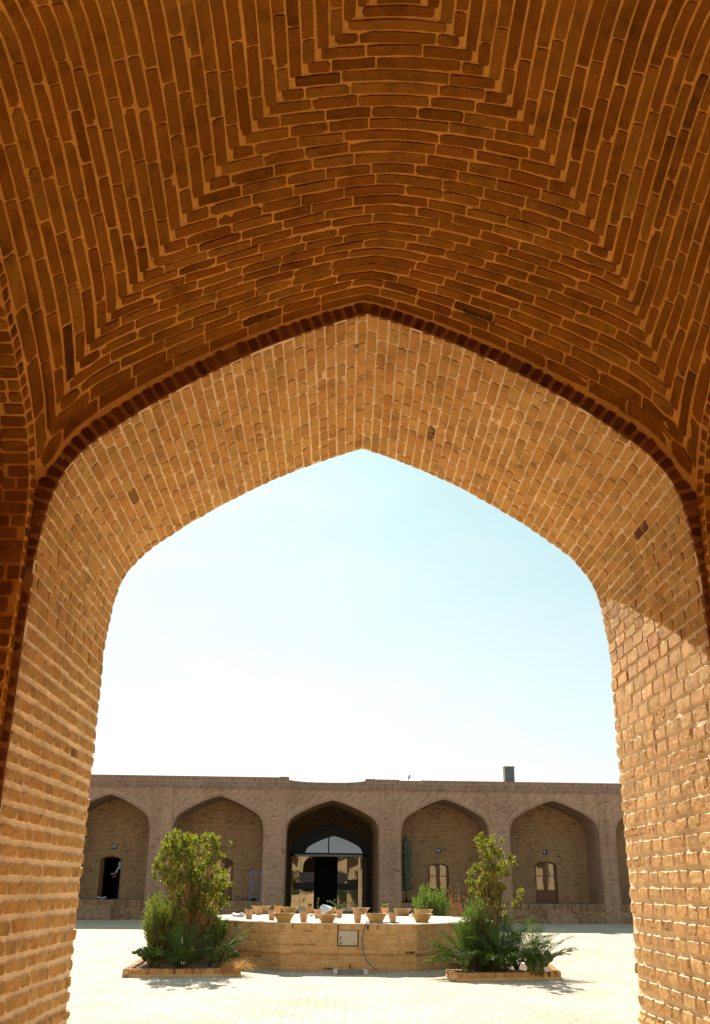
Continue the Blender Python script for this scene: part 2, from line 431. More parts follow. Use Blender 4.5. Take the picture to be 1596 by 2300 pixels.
def arch_surface(side, place):
    def S(u, v, h):                           # v along the profile, u depth, h towards the opening
        x, z, nx, nz = PR.frame(v)
        if z < .93: h += .014 * min(1, (.93 - z) / .01)
        return place(side * (x + nx * h), u, z + nz * h)
    return S
def courses(L, zs=2.95):
    out = []; v = -.02
    while v < zs:
        c = .081 * rnd.uniform(.95, 1.05); out.append((v, v + c, 1)); v += c
    n = max(1, round((L - v) / .0600)); c = (L - v) / n
    for i in range(n): out.append((v + i * c, v + (i + 1) * c, 0))
    return out
def lay_arch(mb, place, depth, rnd_depth=True):
    for side in (-1, 1):
        S = arch_surface(side, place)
        nv = 260; nu = max(2, int(depth / .04))
        def base(a, b):
            u, v = a * depth, b * PR.L
            return S(u, v, .0030 * noise.noise(Vector((u * 16, v * 16, side * 7))) + .003 * noise.noise(Vector((u * 3, v * 3, side * 3))))
        mb.grid(base, nu, nv, 1)
        for k, (v0, v1, jb) in enumerate(courses(PR.L)):
            vm = (v0 + v1) / 2; lv = max(0, min(1, (vm - 2.3) / .8))
            ln0 = lerp(.195, .215, lv); joint = lerp(.0185, .0072, lv); rel = lerp(.0105, .0050, lv)
            u = -rnd.uniform(0, ln0)
            while u < depth:
                L = ln0 * rnd.choice((.7, .95, 1, 1, 1.1)) * rnd.uniform(.94, 1.06)
                p, q = max(0.0, u), min(depth, u + L); jo = rnd.uniform(.007, .012) + (1 - lv) * .006
                if p > 0: p += jo / 2
                if q < depth: q -= jo / 2
                if q - p > .03:
                    w = rnd.uniform(-.003, .003)
                    brick(mb, S, p, q, max(0, v0 + joint / 2 + w), min(PR.L, v1 - joint / 2 + w), rel, 0, 5, 3, .004, lerp(.0034, .0018, lv), (lambda q: (max(0, q[0] - .30 * (1 - lv)), q[1], q[2]))(tone(.006)), .004, lerp(.0062, .0030, lv), 1 if lv < .6 else None)
                u += L
mb = MB()
def splay(x, u):
    return x * (lerp(.995, 1.033, max(0, min(1, u / 1.7))) if x < 0 else 1.003)
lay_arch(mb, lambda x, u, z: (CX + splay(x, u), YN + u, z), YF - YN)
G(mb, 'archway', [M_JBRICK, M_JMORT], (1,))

# rim: brick ends between arch and vault, their shade put into the colour
mb = MB()
for side in (-1, 1):
    def S(u, v, h, side=side):
        x, z, nx, nz = PR.frame(v)
        return (CX + splay(side * x, 0) - side * nx * u, YN - h, z - nz * u)
    mb.grid(lambda a, b: S(a * .13, b * PR.L, 0), 1, 170, 1)
    for v0, v1, jb in courses(PR.L):
        j = .022 if jb else .017
        if rnd.random() < .03: continue
        brick(mb, S, .002, .095, max(.001, v0 + j / 2), min(PR.L, v1 - j / 2), .005 * rnd.uniform(.3, 1.6), 0, 3, 2, .005, .003, tone(.25))
mb.face([mb.vert((CX + x, YN + .004, z)) for x, z in ((-.12, 4.39), (0, 4.445), (.12, 4.39), (.12, 4.62), (-.12, 4.62))], 1)
G(mb, 'arch_rim', [M_RIM, mortar_mat('rim_mortar', (.50, .25, .08), .004)], (1,))

EDROP = [(0, 0), (.24, .05), (.47, .13), (.69, .24), (.86, .37), (1.03, .52), (1.12, .58), (1.2, .64), (1.28, .72), (1.35, .80), (1.42, .90), (1.48, 1.0), (1.54, 1.12), (1.6, 1.27), (1.645, 1.45)]
SRIM = [(0, 0), (.06, .0275), (.12, .06), (.25, .139), (.4, .246), (.55, .375), (.69, .51), (.79, .62), (.86, .704), (.905, .777), (.945, .866), (.97, .95), (1.0, 1.0)]
Z0 = 4.87
def smooth_tab(T, x, w=.05): return (tab(T, x - w) + 2 * tab(T, x) + tab(T, x + w)) / 4
def vz(p, q):
    p, q = abs(p), abs(q); m, n = max(p, q), min(p, q)
    if m < 1e-6: return Z0
    c = .378 * (m / W) ** 1.25; t = n / m; w = (m / W) ** 6
    e = smooth_tab(EDROP, m, .06) if m < W - .06 else tab(EDROP, m)
    s = w * tab(SRIM, t) + (1 - w) * t ** lerp(1.8, 1.3, m / W)
    return Z0 - c - (e - c) * s
def cxv(q):
    v = max(0.0, W - abs(q)); f = min(1, v / .6); return .06 + .105 * f * f * (3 - 2 * f)
def vp(p, q):
    f = min(1, abs(p) / W) ** 4
    return Vector((p * (1 - .0122 * f) + cxv(q) * (1 - f) + .075 * f, YC + q, vz(p, q)))
def vault_S(web):
    def S(u, v, h):                            # u along the course, v = m, 0 at the centre
        v = max(.002, min(W, v))
        pq = {'f': (u, v), 'b': (u, -v), 'l': (-v, u), 'r': (v, u)}
        p, q = pq[web]
        P = vp(p, q); e = .02
        a = vp(*({'f': (u + e, v), 'b': (u + e, -v), 'l': (-v, u + e), 'r': (v, u + e)}[web])) - vp(*({'f': (u - e, v), 'b': (u - e, -v), 'l': (-v, u - e), 'r': (v, u - e)}[web]))
        vv = min(W, v + e); vw = max(.001, v - e)
        b = vp(*({'f': (u, vv), 'b': (u, -vv), 'l': (-vv, u), 'r': (vv, u)}[web])) - vp(*({'f': (u, vw), 'b': (u, -vw), 'l': (-vw, u), 'r': (vw, u)}[web]))
        n = a.cross(b)
        if n.length < 1e-9: n = Vector((0, 0, -1))
        n.normalize()
        if n.z > 0: n = -n
        if abs(n.z) < .02 and (P - Vector((.1, YC, P.z))).dot(n) > 0: n = -n
        return P + n * h
    return S
mb = MB()
for web in 'fblr':
    S = vault_S(web)
    nrow = 60
    ids = []
    for j in range(nrow + 1):
        m = W * j / nrow + (.0 if j else .002); row = []
        for i in range(61):
            u = m * (i / 30 - 1)
            row.append(mb.vert(S(u, m, .0035 * noise.noise(Vector((u * 9, m * 9, ord(web)))) + .002 * noise.noise(Vector((u * 34, m * 34, ord(web)))))))
        ids.append(row)
    for j in range(nrow):
        for i in range(60): mb.face((ids[j][i], ids[j][i + 1], ids[j + 1][i + 1], ids[j + 1][i]), 1)
    c = .0562; k = 0; m1 = W - (.016 if web in 'fb' else .003)
    while m1 > c:
        c = lerp(.0562, .0480, max(0, min(1, (m1 - .95) / .3))); m0 = m1 - c
        ext = (m1 - .003) if web in 'fb' else (m0 - .004); jo = .0068 if web in 'fb' else .0075
        cuts = [-ext]; L0 = .195 if web in 'fb' else .235
        hl, hr = [], []
        for lst in (hl, hr):                     # from both corners towards the crown, a closer in the middle
            d = L0 * (1.0 if k % 2 else .5) * rnd.uniform(.94, 1.06)
            while d < ext - L0 * .35: lst.append(d); d += L0 * rnd.choice((1, 1, 1, 1.06, .92)) * rnd.uniform(.95, 1.05)
        xs = sorted([-ext] + [-ext + d for d in hl] + [ext - d for d in hr] + [ext])
        for p, q in zip(xs, xs[1:]):
            if q - p < .035: continue
            w = rnd.uniform(-.002, .002); w2 = rnd.uniform(-.0022, .0022); ho = rnd.uniform(.0015, .0035)
            Sx = (lambda uu, vv, h, S=S, p=p, q=q, w=w2: S(uu, vv + w * ((uu - p) / (q - p) - .5) * 2, h))
            brick(mb, Sx, p + ho, q - ho, m0 + jo / 2 + w, m1 - jo / 2 + w, .0052, 0, 7, 3, rnd.choice((.001, .001, .002, .003, .006)), .0018, tone(.008))
        m1 -= c; k += 1
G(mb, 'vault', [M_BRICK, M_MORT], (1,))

# side niches of the chamber and the passage behind the camera
for nm, sx, xw in (('niche_arch', -1, -1.55), ('niche_arch', 1, 1.70)):
    mb = MB()
    place = lambda x, u, z, sx=sx, xw=xw: (xw + sx * u, YC + x, z)
    lay_arch(mb, place, .13)
    for side in (-1, 1):
        def S(u, v, h, side=side, sx=sx, xw=xw):
            x, z, nx, nz = PR.frame(v)
            return (xw - sx * h, YC + side * (x - nx * u), z - nz * u)
        mb.grid(lambda a, b: S(a * .13, b * PR.L, 0), 1, 150, 1)
        for v0, v1, jb in courses(PR.L):
            brick(mb, S, .002, .085, max(.001, v0 + .008), min(PR.L, v1 - .008), .004, 0, 2, 1, .004, .002, tone(.1))
    xb = xw + sx * .13
    Sw = lambda u, v, h, sx=sx, xb=xb: (xb - sx * h, u, v)
    lay(mb, Sw, 0, 4.5, lambda z: [(YC - 1.63, YC + 1.63)], .08, .22, .014, .006, 1, 0)
    G(mb, nm, [M_BRICK, M_MORT], (1,))
mb = MB()
for side in (-1, 1):
    mb.grid(lambda a, b: (CX + side * PR.at(b * PR.L)[0], YC - W - a * 6, PR.at(b * PR.L)[1]), 2, 60, 0)
    mb.grid(lambda a, b: (CX + side * (PR.at(b * PR.L)[0] - PR.frame(b * PR.L)[2] * a * .16), YC - W, PR.at(b * PR.L)[1] - PR.frame(b * PR.L)[3] * a * .16), 1, 60, 0)
mb.quad((-2, YC - W - 6, 0), (2, YC - W - 6, 0), (2, YC - W - 6, 5), (-2, YC - W - 6, 5), 0)
G(mb, 'passage', [M_WALL])
# the outside of the gateway: court face with the opening, returns and roof
mb = MB()
TOP = 7.0; XW = 2.6
for side in (-1, 1):
    pts = [(CX + splay(side * PR.at(PR.L * i / 90)[0], 1.7), PR.at(PR.L * i / 90)[1]) for i in range(91)]
    xo = side * XW
    lo = [p for p in pts if p[1] < 3.0]
    for a, b in zip(lo, lo[1:]): mb.quad((xo, YF, a[1]), (a[0], YF, a[1]), (b[0], YF, b[1]), (xo, YF, b[1]))
    hi = [lo[-1]] + pts[len(lo):]
    mb.quad((xo, YF, lo[-1][1]), (lo[-1][0], YF, lo[-1][1]), (lo[-1][0], YF, TOP), (xo, YF, TOP))
    for a, b in zip(hi, hi[1:]): mb.quad((a[0], YF, a[1]), (b[0], YF, b[1]), (b[0], YF, TOP), (a[0], YF, TOP))
mb.quad((-XW, -5, TOP), (XW, -5, TOP), (XW, YF, TOP), (-XW, YF, TOP))
for x in (-XW, XW): mb.quad((x, -5, 0), (x, YF, 0), (x, YF, TOP), (x, -5, TOP))
mb.quad((-XW, -5, 0), (XW, -5, 0), (XW, -5, TOP), (-XW, -5, TOP))
mb.box((0, YF + .06, TOP + .15), (2 * XW + .1, .3, .3), 0)
G(mb, 'court_wall', [M_WALL])

# wings of the near range either side of the gateway (they show in the far door glass)
def near_wing(x0, n, sgn):
    root = tag(empty('arcade_wing', (x0, YF, 0)), 'sunlit brick arcade wing beside the gateway, on its %s side' % ('west' if sgn < 0 else 'east'), 'arcade')
    mb = MB(); B = 5.2
    for k in range(n):
        a = x0 + sgn * B * k; c = a + sgn * B / 2; hw = 2.1
        for side in (-1, 1):
            arc = [(c + side * hw * (1 - i / 20), 5.3 - 1.5 * tab(DROP, 1 - i / 20) / 1.4) for i in range(21)]
            xo = c + side * B / 2; arc = [(c + side * hw, .8)] + arc
            mb.quad((xo, YF, 0), (arc[0][0], YF, 0), (arc[0][0], YF, 6.3), (xo, YF, 6.3))
            for p, q in zip(arc[1:], arc[2:]): mb.quad((p[0], YF, p[1]), (q[0], YF, q[1]), (q[0], YF, 6.3), (p[0], YF, 6.3))
            for p, q in zip(arc, arc[1:]): mb.quad((p[0], YF, p[1]), (q[0], YF, q[1]), (q[0], YF - 2.2, q[1]), (p[0], YF - 2.2, p[1]))
        mb.quad((c - hw, YF - 2.2, .8), (c + hw, YF - 2.2, .8), (c + hw, YF - 2.2, 5.3), (c - hw, YF - 2.2, 5.3))
        mb.quad((c - hw, YF - 2.2, .8), (c + hw, YF - 2.2, .8), (c + hw, YF, .8), (c - hw, YF, .8))
        mb.quad((c - hw, YF, 0), (c + hw, YF, 0), (c + hw, YF, .8), (c - hw, YF, .8))
        mb.quad((c - 2.6, YF, 6.3), (c + 2.6, YF, 6.3), (c + 2.6, YF - 6, 6.3), (c - 2.6, YF - 6, 6.3))
    o = mb.build('wall', [M_WALL], root); o.matrix_parent_inverse = Matrix.Translation((-x0, -YF, 0))
near_wing(-XW - .01, 4, -1); near_wing(XW + .01, 4, 1)

# ------------------------------------------------------------------ far wing of the caravanserai
AL = R(2.5); FY0 = 48.0
def FP(s, z, d=0.0):
    return (s * math.cos(AL) - d * math.sin(AL), FY0 + s * math.sin(AL) + d * math.cos(AL), z)
FROT = Matrix.Rotation(AL, 3, 'Z')
FO = Vector(FP(0, 0))
wing = tag(empty('caravanserai_wing', FO), 'long shaded brick range of pointed arched niches across the courtyard', 'building')
wing_inv = Matrix.Translation(-FO)
def FB(mb, name, mats, parent=None, smooth=False, label=None):
    o = mb.build(name, mats, parent or wing, smooth)
    o.matrix_parent_inverse = wing_inv if parent is None else Matrix.Identity(4)
    if label: o['label'] = label
    return o
def fbox(mb, s0, s1, z0, z1, d0, d1, m=0, bev=0, t=(.5, .5, 0)):
    mb.box(FP((s0 + s1) / 2, (z0 + z1) / 2, (d0 + d1) / 2), (s1 - s0, d1 - d0, z1 - z0), m, FROT, t, bev)
PIERS = [(-18.9, -18.0), (-14.1, -13.25), (-9.2, -8.26), (-3.88, -2.93), (1.55, 2.5), (6.8, 7.7), (12.1, 12.8), (17.2, 18.1)]
PLZ = .82; PAN = 5.82; DEP = 2.3
def ptop(s):
    return 6.34 if s < 0 else 6.30
# piers
for a, b in PIERS:
    mb = MB(); S = lambda u, v, h: FP(u, v, -.02 - h)
    lay(mb, S, 0, PAN + .1, lambda z: [(a, b)], .072, .23, .013, .007, 1, 0, .03)
    for e in (a, b):
        mb.quad(FP(e, 0, -.02), FP(e, PAN + .1, -.02), FP(e, PAN + .1, .3), FP(e, 0, .3), 1)
    if a == 12.1:                              # rain pipe in the groove of the right pier
        fbox(mb, 12.44, 12.475, 0, PAN, -.06, -.025, 2)
    FB(mb, 'pier', [M_FBRICK, M_FMORT, M_FMORT])
# parapet
mb = MB()
def band(s0, s1, z0, z1, d, w, j, tn=.04, m=0):
    S = lambda u, v, h: FP(u, v, d - h)
    mb.quad(S(s0, z0, 0), S(s1, z0, 0), S(s1, z1, 0), S(s0, z1, 0), 1)
    mb.quad(S(s0, z0, 0), S(s1, z0, 0), FP(s1, z0, .2), FP(s0, z0, .2), 1)
    mb.quad(S(s0, z1, 0), S(s1, z1, 0), FP(s1, z1, .6), FP(s0, z1, .6), 1)
    u = s0
    while u < s1 - w * .6:
        flat_brick(mb, S, u + j / 2, min(s1, u + w) - j / 2, z0 + j / 2, z1 - j / 2, .006 * rnd.uniform(.3, 1.6), m, tone(tn)); u += w
band(-18.9, 18.1, PAN, PAN + .155, -.055, .068, .010)
band(-18.9, 18.1, PAN + .155, PAN + .31, -.055, .068, .010)
s = -18.9
for s0, s1, top in ((-18.9, -3.25, 6.345), (-3.25, -2.82, 6.375), (.86, 1.35, 6.33), (1.35, 2.5, 6.315), (2.5, 3.55, 6.275), (3.55, 18.1, 6.30)):
    band(s0, s1, PAN + .31, top - .045, -.055, .11, .034, .12)
    fbox(mb, s0, s1, top - .045, top, -.075, .5, 2)
n = 40                                          # worn, sagging crown over the central bay
for i in range(n):
    a, b = lerp(-2.82, .86, i / n), lerp(-2.82, .86, (i + 1) / n)
    z = lambda s: PAN + .315 + .10 * abs((s + .98) / 1.84) ** 3.2 + .006 * noise.noise(Vector((s * 5, 0, 0)))
    mb.quad(FP(a, PAN + .3, -.05), FP(b, PAN + .3, -.05), FP(b, z(b), -.05), FP(a, z(a), -.05), 0, tone(0))
    mb.quad(FP(a, z(a), -.05), FP(b, z(b), -.05), FP(b, z(b), .6), FP(a, z(a), .6), 2)
FB(mb, 'parapet', [M_PBRICK, M_FMORT, brick_mat('coping_brick', (.26, .13, .08), (.34, .18, .11), (.40, .24, .15))])
mb = MB(); mb.quad(FP(-18.9, 6.0, .3), FP(18.1, 6.0, .3), FP(18.1, 6.0, 9), FP(-18.9, 6.0, 9))
for e in (-18.9, 18.1): mb.quad(FP(e, 0, 0), FP(e, 6, 0), FP(e, 6, 9), FP(e, 0, 9))
mb.quad(FP(-18.9, 0, 9), FP(18.1, 0, 9), FP(18.1, 6, 9), FP(-18.9, 6, 9))
FB(mb, 'roof', [M_FMORT])

def herring(mb, S, s0, s1, z0, z1, inside, w=.068, k=3, m=0):
    nx, nz = int((s1 - s0) / w) + 1, int((z1 - z0) / w) + 1; j = .009
    for y in range(-k, nz + k):
        for x in range(-k, nx + k):
            d = (x - y) % (2 * k)
            if d == 0: a = (x, x + k, y, y + 1); tn = (rnd.uniform(.15, .5), rnd.random(), 0)
            elif d == 2 * k - 1: a = (x, x + 1, y, y + k); tn = (rnd.uniform(.6, 1), rnd.random() * .4, 0)
            else: continue
            u0, u1, v0, v1 = s0 + a[0] * w, s0 + a[1] * w, z0 + a[2] * w, z0 + a[3] * w
            u0, u1, v0, v1 = max(u0, s0), min(u1, s1), max(v0, z0), min(v1, z1)
            if u1 - u0 < .03 or v1 - v0 < .03: continue
            if all(inside(u, v) for u in (u0, u1) for v in (v0, v1)):
                flat_brick(mb, S, u0 + j / 2, u1 - j / 2, v0 + j / 2, v1 - j / 2, .008 * rnd.uniform(.4, 1.3), m, tn)
def fa(half, apex, spring):
    """facade arch: height over the half-width fraction"""
    rise = apex - spring
    def f(x):
        t = min(1, abs(x) / half); return apex - rise * (tab(DROP, t - .03) + 2 * tab(DROP, t) + tab(DROP, t + .03)) / 4 / 1.4 if t < .97 else apex - rise * tab(DROP, t) / 1.4
    return f
def arch_pts(c, half, f, floor, spring, n=44):
    xs = [math.sin(math.pi / 2 * i / n) for i in range(n + 1)]
    R_ = [(c + half * x, f(half * x)) for x in xs]
    L_ = [(c - half * x, f(half * x)) for x in xs]
    return [(c - half, floor)] + L_[::-1] + R_[1:] + [(c + half, floor)]
def bay(s0, s1, apex, spring, floor, door=None, depth=DEP, central=False):
    c = (s0 + s1) / 2; half = (s1 - s0) / 2 - .07; f = fa(half, apex, spring)
    P = arch_pts(c, half, f, floor, spring)
    # spandrel panel with herringbone
    mb = MB(); S = lambda u, v, h: FP(u, v, .02 - h)
    for a, b in zip(P[1:], P[2:-1]):
        mb.quad(S(a[0], a[1], 0), S(b[0], b[1], 0), S(b[0], PAN + .05, 0), S(a[0], PAN + .05, 0), 1)
    for e, q in ((s0, c - half), (s1, c + half)):
        mb.quad(S(e, floor, 0), S(q, floor, 0), S(q, PAN + .05, 0), S(e, PAN + .05, 0), 1)
    ins = lambda u, v: v > f(u - c) + .16 + .10 * min(1, abs(u - c) / half) ** 4 and abs(u - c) < half + .06
    herring(mb, S, s0 + .015, s1 - .015, spring, PAN, ins)
    # archivolt: a row of bricks following the arch
    pr = Prof(P[1:-1]); d = 0
    def SA(u, v, h):
        x, z, nx, nz = pr.frame(v); return FP(x - nx * -u, z - nz * -u, .018 - h)
    while d < pr.L - .03:
        x, z, nx, nz = pr.frame(d + .03)
        sg = 1 if (nz > 0) else -1
        SB = lambda u, v, h: (lambda q: FP(q[0] + q[2] * u * sg, q[1] + q[3] * u * sg, .018 - h))(pr.frame(v))
        if abs(x - c) < half - .005 and z + .2 < PAN:
            flat_brick(mb, SB, .0, .135, d + .004, d + .056, .009, 0, (rnd.uniform(.25, .5), rnd.uniform(.3, .8), 0))
        d += .06
    for e, dr in ((s0, 1), (s1, -1)):
        Sj = lambda u, v, h: FP(u, v, .02 - h)
        lay(mb, Sj, floor, spring, lambda z: [(min(e, e + dr * .068), max(e, e + dr * .068))], .072, .2, .012, .006, 1, 0, .02, False)
    FB(mb, 'spandrel', [M_FBRICK, M_FMORT])
    # reveal
    mb = MB(); prr = Prof(P); v = 0
    mb.grid(lambda a, b: FP(*prr.at(a * prr.L), .0 + b * depth), 120, 2, 1)
    cc = (.072 if not central else .072)
    while v < prr.L:
        SR = lambda u, w, h: (lambda q: FP(q[0] + (q[2] if q[3] < 0 or abs(q[2]) > .9 else q[2]) * 0, q[1], u))(prr.frame(w))
        u = -rnd.uniform(0, .2)
        while u < depth:
            a, b = max(.0, u) + .005, min(depth, u + .22) - .005
            if b - a > .03:
                q0, q1 = prr.frame(v + .008), prr.frame(min(prr.L, v + cc - .008))
                def off(q):
                    x, z, nx, nz = q
                    vx, vz_ = c - x, (spring - .3) - z
                    if nx * vx + nz * vz_ < 0: nx, nz = -nx, -nz
                    return x + nx * .007, z + nz * .007
                A, B_ = off(q0), off(q1)
                mb.quad(FP(A[0], A[1], a), FP(A[0], A[1], b), FP(B_[0], B_[1], b), FP(B_[0], B_[1], a), 0, tone(.02))
            u += .22
        v += cc
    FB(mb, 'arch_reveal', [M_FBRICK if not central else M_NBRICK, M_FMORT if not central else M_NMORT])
    if central: return c, half, f
    # back wall with its door opening
    mb = MB(); S = lambda u, v, h: FP(u, v, depth - h)
    if door:
        d0, d1, dsp, dtop = door; dc, dh = (d0 + d1) / 2, (d1 - d0) / 2
        def iv(z):
            if z > dtop: return [(s0 - .1, s1 + .1)]
            w = dh if z < dsp else dh * math.sqrt(max(0, 1 - ((z - dsp) / (dtop - dsp)) ** 2))
            return [(s0 - .1, dc - w), (dc + w, s1 + .1)]
    else: iv = lambda z: [(s0 - .1, s1 + .1)]
    lay(mb, S, floor, apex + .05, iv, .0735, .235, .014, .007, 1, 0, .035)
    if door:
        n = 22
        for i in range(n):                     # brick arch over the door and its reveal
            t0, t1 = math.pi * i / n, math.pi * (i + 1) / n
            p = [(dc - (dh + e) * math.cos(t), dsp + (dtop - dsp + e) * math.sin(t)) for t in (t0 + .012, t1 - .012) for e in (.0, .21)]
            tn = (rnd.uniform(.45, .95), rnd.random() * .4, 0)
            mb.quad(FP(*p[0], depth - .013), FP(*p[2], depth - .013), FP(*p[3], depth - .013), FP(*p[1], depth - .013), 0, tn)
            A, B_ = (dc - dh * math.cos(t0), dsp + (dtop - dsp) * math.sin(t0)), (dc - dh * math.cos(t1), dsp + (dtop - dsp) * math.sin(t1))
            mb.quad(FP(*A, depth - .013), FP(*B_, depth - .013), FP(*B_, depth + .3), FP(*A, depth + .3), 1)
        for e in (d0, d1): mb.quad(FP(e, floor, depth - .005), FP(e, dsp, depth - .005), FP(e, dsp, depth + .3), FP(e, floor, depth + .3), 1)
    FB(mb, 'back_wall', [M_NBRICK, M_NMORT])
    mb = MB(); u = s0                         # raised floor and its front
    mb.quad(FP(s0 - .05, floor, -.0), FP(s1 + .05, floor, 0), FP(s1 + .05, floor, depth + 1.5), FP(s0 - .05, floor, depth + 1.5), 2)
    S = lambda u, v, h: FP(u, v, -.005 - h)
    while u < s1 - .03:
        flat_brick(mb, S, u + .006, min(s1, u + .072) - .006, floor - .235, floor - .004, .012 * rnd.uniform(.5, 1.3), 0, tone(.2)); u += .072
    mb.quad(FP(s0, floor - .24, -.005), FP(s1, floor - .24, -.005), FP(s1, floor, -.005), FP(s0, floor, -.005), 1)
    lay(mb, lambda u, v, h: FP(u, v, .01 - h), 0, floor - .24, lambda z: [(s0, s1)], .072, .22, .016, .012, 1, 0, .2, True, True)
    FB(mb, 'platform', [M_LBRICK, M_NMORT, mortar_mat('platform_floor', (.26, .22, .19))])
    return c, half, f
DOORS = {1: (-11.83, -10.8, 2.55, 2.78), 2: (-6.48, -5.42, 2.5, 2.74), 4: (4.08, 5.12, 2.38, 2.61), 5: (9.36, 10.48, 2.5, 2.76)}
BAYS = [(-18.0, -14.1), (-13.25, -9.2), (-8.26, -3.88), (-2.93, 1.55), (2.5, 6.8), (7.7, 12.1), (12.8, 17.2)]
for i, (a, b) in enumerate(BAYS):
    if i == 3: CEN = bay(a, b, 5.33, 3.9, .06, None, 4.3, True)
    else: bay(a, b, 5.45, 3.92, PLZ, DOORS.get(i))
# timber doors
def timber_door(i, d, leaf_open=0.0, dark=False):
    d0, d1, sp, tp = d; dc, dh = (d0 + d1) / 2, (d1 - d0) / 2; dd = DEP + .18
    fr = MB()
    def arc(r, z, n=14): return [(dc - (dh - r) * math.cos(math.pi * k / n), sp + (tp - sp - r) * math.sin(math.pi * k / n)) for k in range(n + 1)]
    o, q = arc(0, 0), arc(.075, 0)
    o = [(dc - dh, PLZ)] + o + [(dc + dh, PLZ)]; q = [(dc - dh + .075, PLZ)] + q + [(dc + dh - .075, PLZ)]
    for k in range(len(o) - 1):
        fr.quad(FP(*o[k], dd), FP(*o[k + 1], dd), FP(*q[k + 1], dd), FP(*q[k], dd))
        fr.quad(FP(*q[k], dd), FP(*q[k + 1], dd), FP(*q[k + 1], dd + .1), FP(*q[k], dd + .1))
    if not dark: fbox(fr, dc - .05, dc + .05, PLZ, tp - .06, dd - .012, dd + .06, 0)
    F_ = FB(fr, 'door', M_WOOD)
    lim = lambda x: sp + (tp - sp - .075) * math.sqrt(max(0, 1 - ((x - dc) / (dh - .075)) ** 2))
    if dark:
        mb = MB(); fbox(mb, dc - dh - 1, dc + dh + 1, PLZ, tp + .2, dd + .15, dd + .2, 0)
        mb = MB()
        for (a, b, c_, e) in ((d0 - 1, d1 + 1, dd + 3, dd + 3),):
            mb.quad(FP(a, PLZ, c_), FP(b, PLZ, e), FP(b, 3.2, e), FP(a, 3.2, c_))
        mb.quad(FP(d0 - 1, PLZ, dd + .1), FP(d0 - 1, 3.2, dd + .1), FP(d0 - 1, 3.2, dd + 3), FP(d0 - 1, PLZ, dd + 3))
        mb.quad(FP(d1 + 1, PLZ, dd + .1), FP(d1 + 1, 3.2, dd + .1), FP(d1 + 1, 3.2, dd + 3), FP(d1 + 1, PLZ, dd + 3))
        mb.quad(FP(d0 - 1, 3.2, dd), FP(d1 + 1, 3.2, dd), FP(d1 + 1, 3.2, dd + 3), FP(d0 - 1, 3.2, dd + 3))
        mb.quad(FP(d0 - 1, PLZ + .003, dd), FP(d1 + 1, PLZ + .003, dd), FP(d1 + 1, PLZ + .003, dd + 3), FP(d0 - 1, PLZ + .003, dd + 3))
        FB(mb, 'dark_room', M_DARK, F_)  # near-black walls stand in for the unlit interior
        mb = MB(); fbox(mb, d0 + .08, d0 + .13, PLZ + .01, sp + .05, dd + .05, dd + .52, 0); FB(mb, 'door_leaf', M_WOOD, F_)
        return
    for x0, x1 in ((dc - dh + .075, dc - .05), (dc + .05, dc + dh - .075)):
        lf = MB()
        fbox(lf, x0, x1, PLZ, PLZ + .62, dd + .012, dd + .05, 0)
        fbox(lf, x0 + .06, x1 - .06, PLZ + .12, PLZ + .5, dd, dd + .012, 0, .008)
        for a, b in ((x0, x0 + .045), (x1 - .045, x1)): fbox(lf, a, b, PLZ + .62, max(PLZ + .9, min(lim(a), lim(b))), dd + .012, dd + .05, 0)
        zt = (PLZ + .62 + sp) / 2 + .1
        fbox(lf, x0, x1, zt - .022, zt + .022, dd + .014, dd + .048, 0)
        D_ = FB(lf, 'door_leaf', M_WOOD, F_)
        pn = MB(); n = 8; rot = rnd.uniform(-.004, .004)
        for z0, z1 in ((PLZ + .62, zt - .022), (zt + .022, None)):
            for k in range(n):
                a, b = lerp(x0 + .045, x1 - .045, k / n), lerp(x0 + .045, x1 - .045, (k + 1) / n)
                ta, tb = (z1, z1) if z1 else (lim(a), lim(b))
                pn.quad(FP(a, z0, dd + .03 + rot * (a - dc)), FP(b, z0, dd + .03 + rot * (b - dc)), FP(b, tb, dd + .03 + rot * (b - dc)), FP(a, ta, dd + .03 + rot * (a - dc)))
        FB(pn, 'pane', M_DGLASS, F_)
for i, d in DOORS.items(): timber_door(i, d, dark=(i == 1))

GX = 1.6
def FP2(s, z, d=0.0):
    k = (d + GX + 47.95) / (d + 47.95); return FP(-2.094 + (s + 2.094) * k, EYE + (z - EYE) * k if z > .5 else z, d + GX)
def fbox2(mb, s0, s1, z0, z1, d0, d1, m=0, bev=0):
    A, B = Vector(FP2(s0, z0, (d0 + d1) / 2)), Vector(FP2(s1, z1, (d0 + d1) / 2)); h = B.z - A.z
    mb.box((A + B) / 2, ((B - A).to_2d().length, d1 - d0, h), m, FROT, (.5, .5, 0), bev)
# central glazed entrance
c, half, f = CEN; GD = 2.6
mb = MB(); S = lambda u, v, h: FP2(u, v, GD - .12 - h)
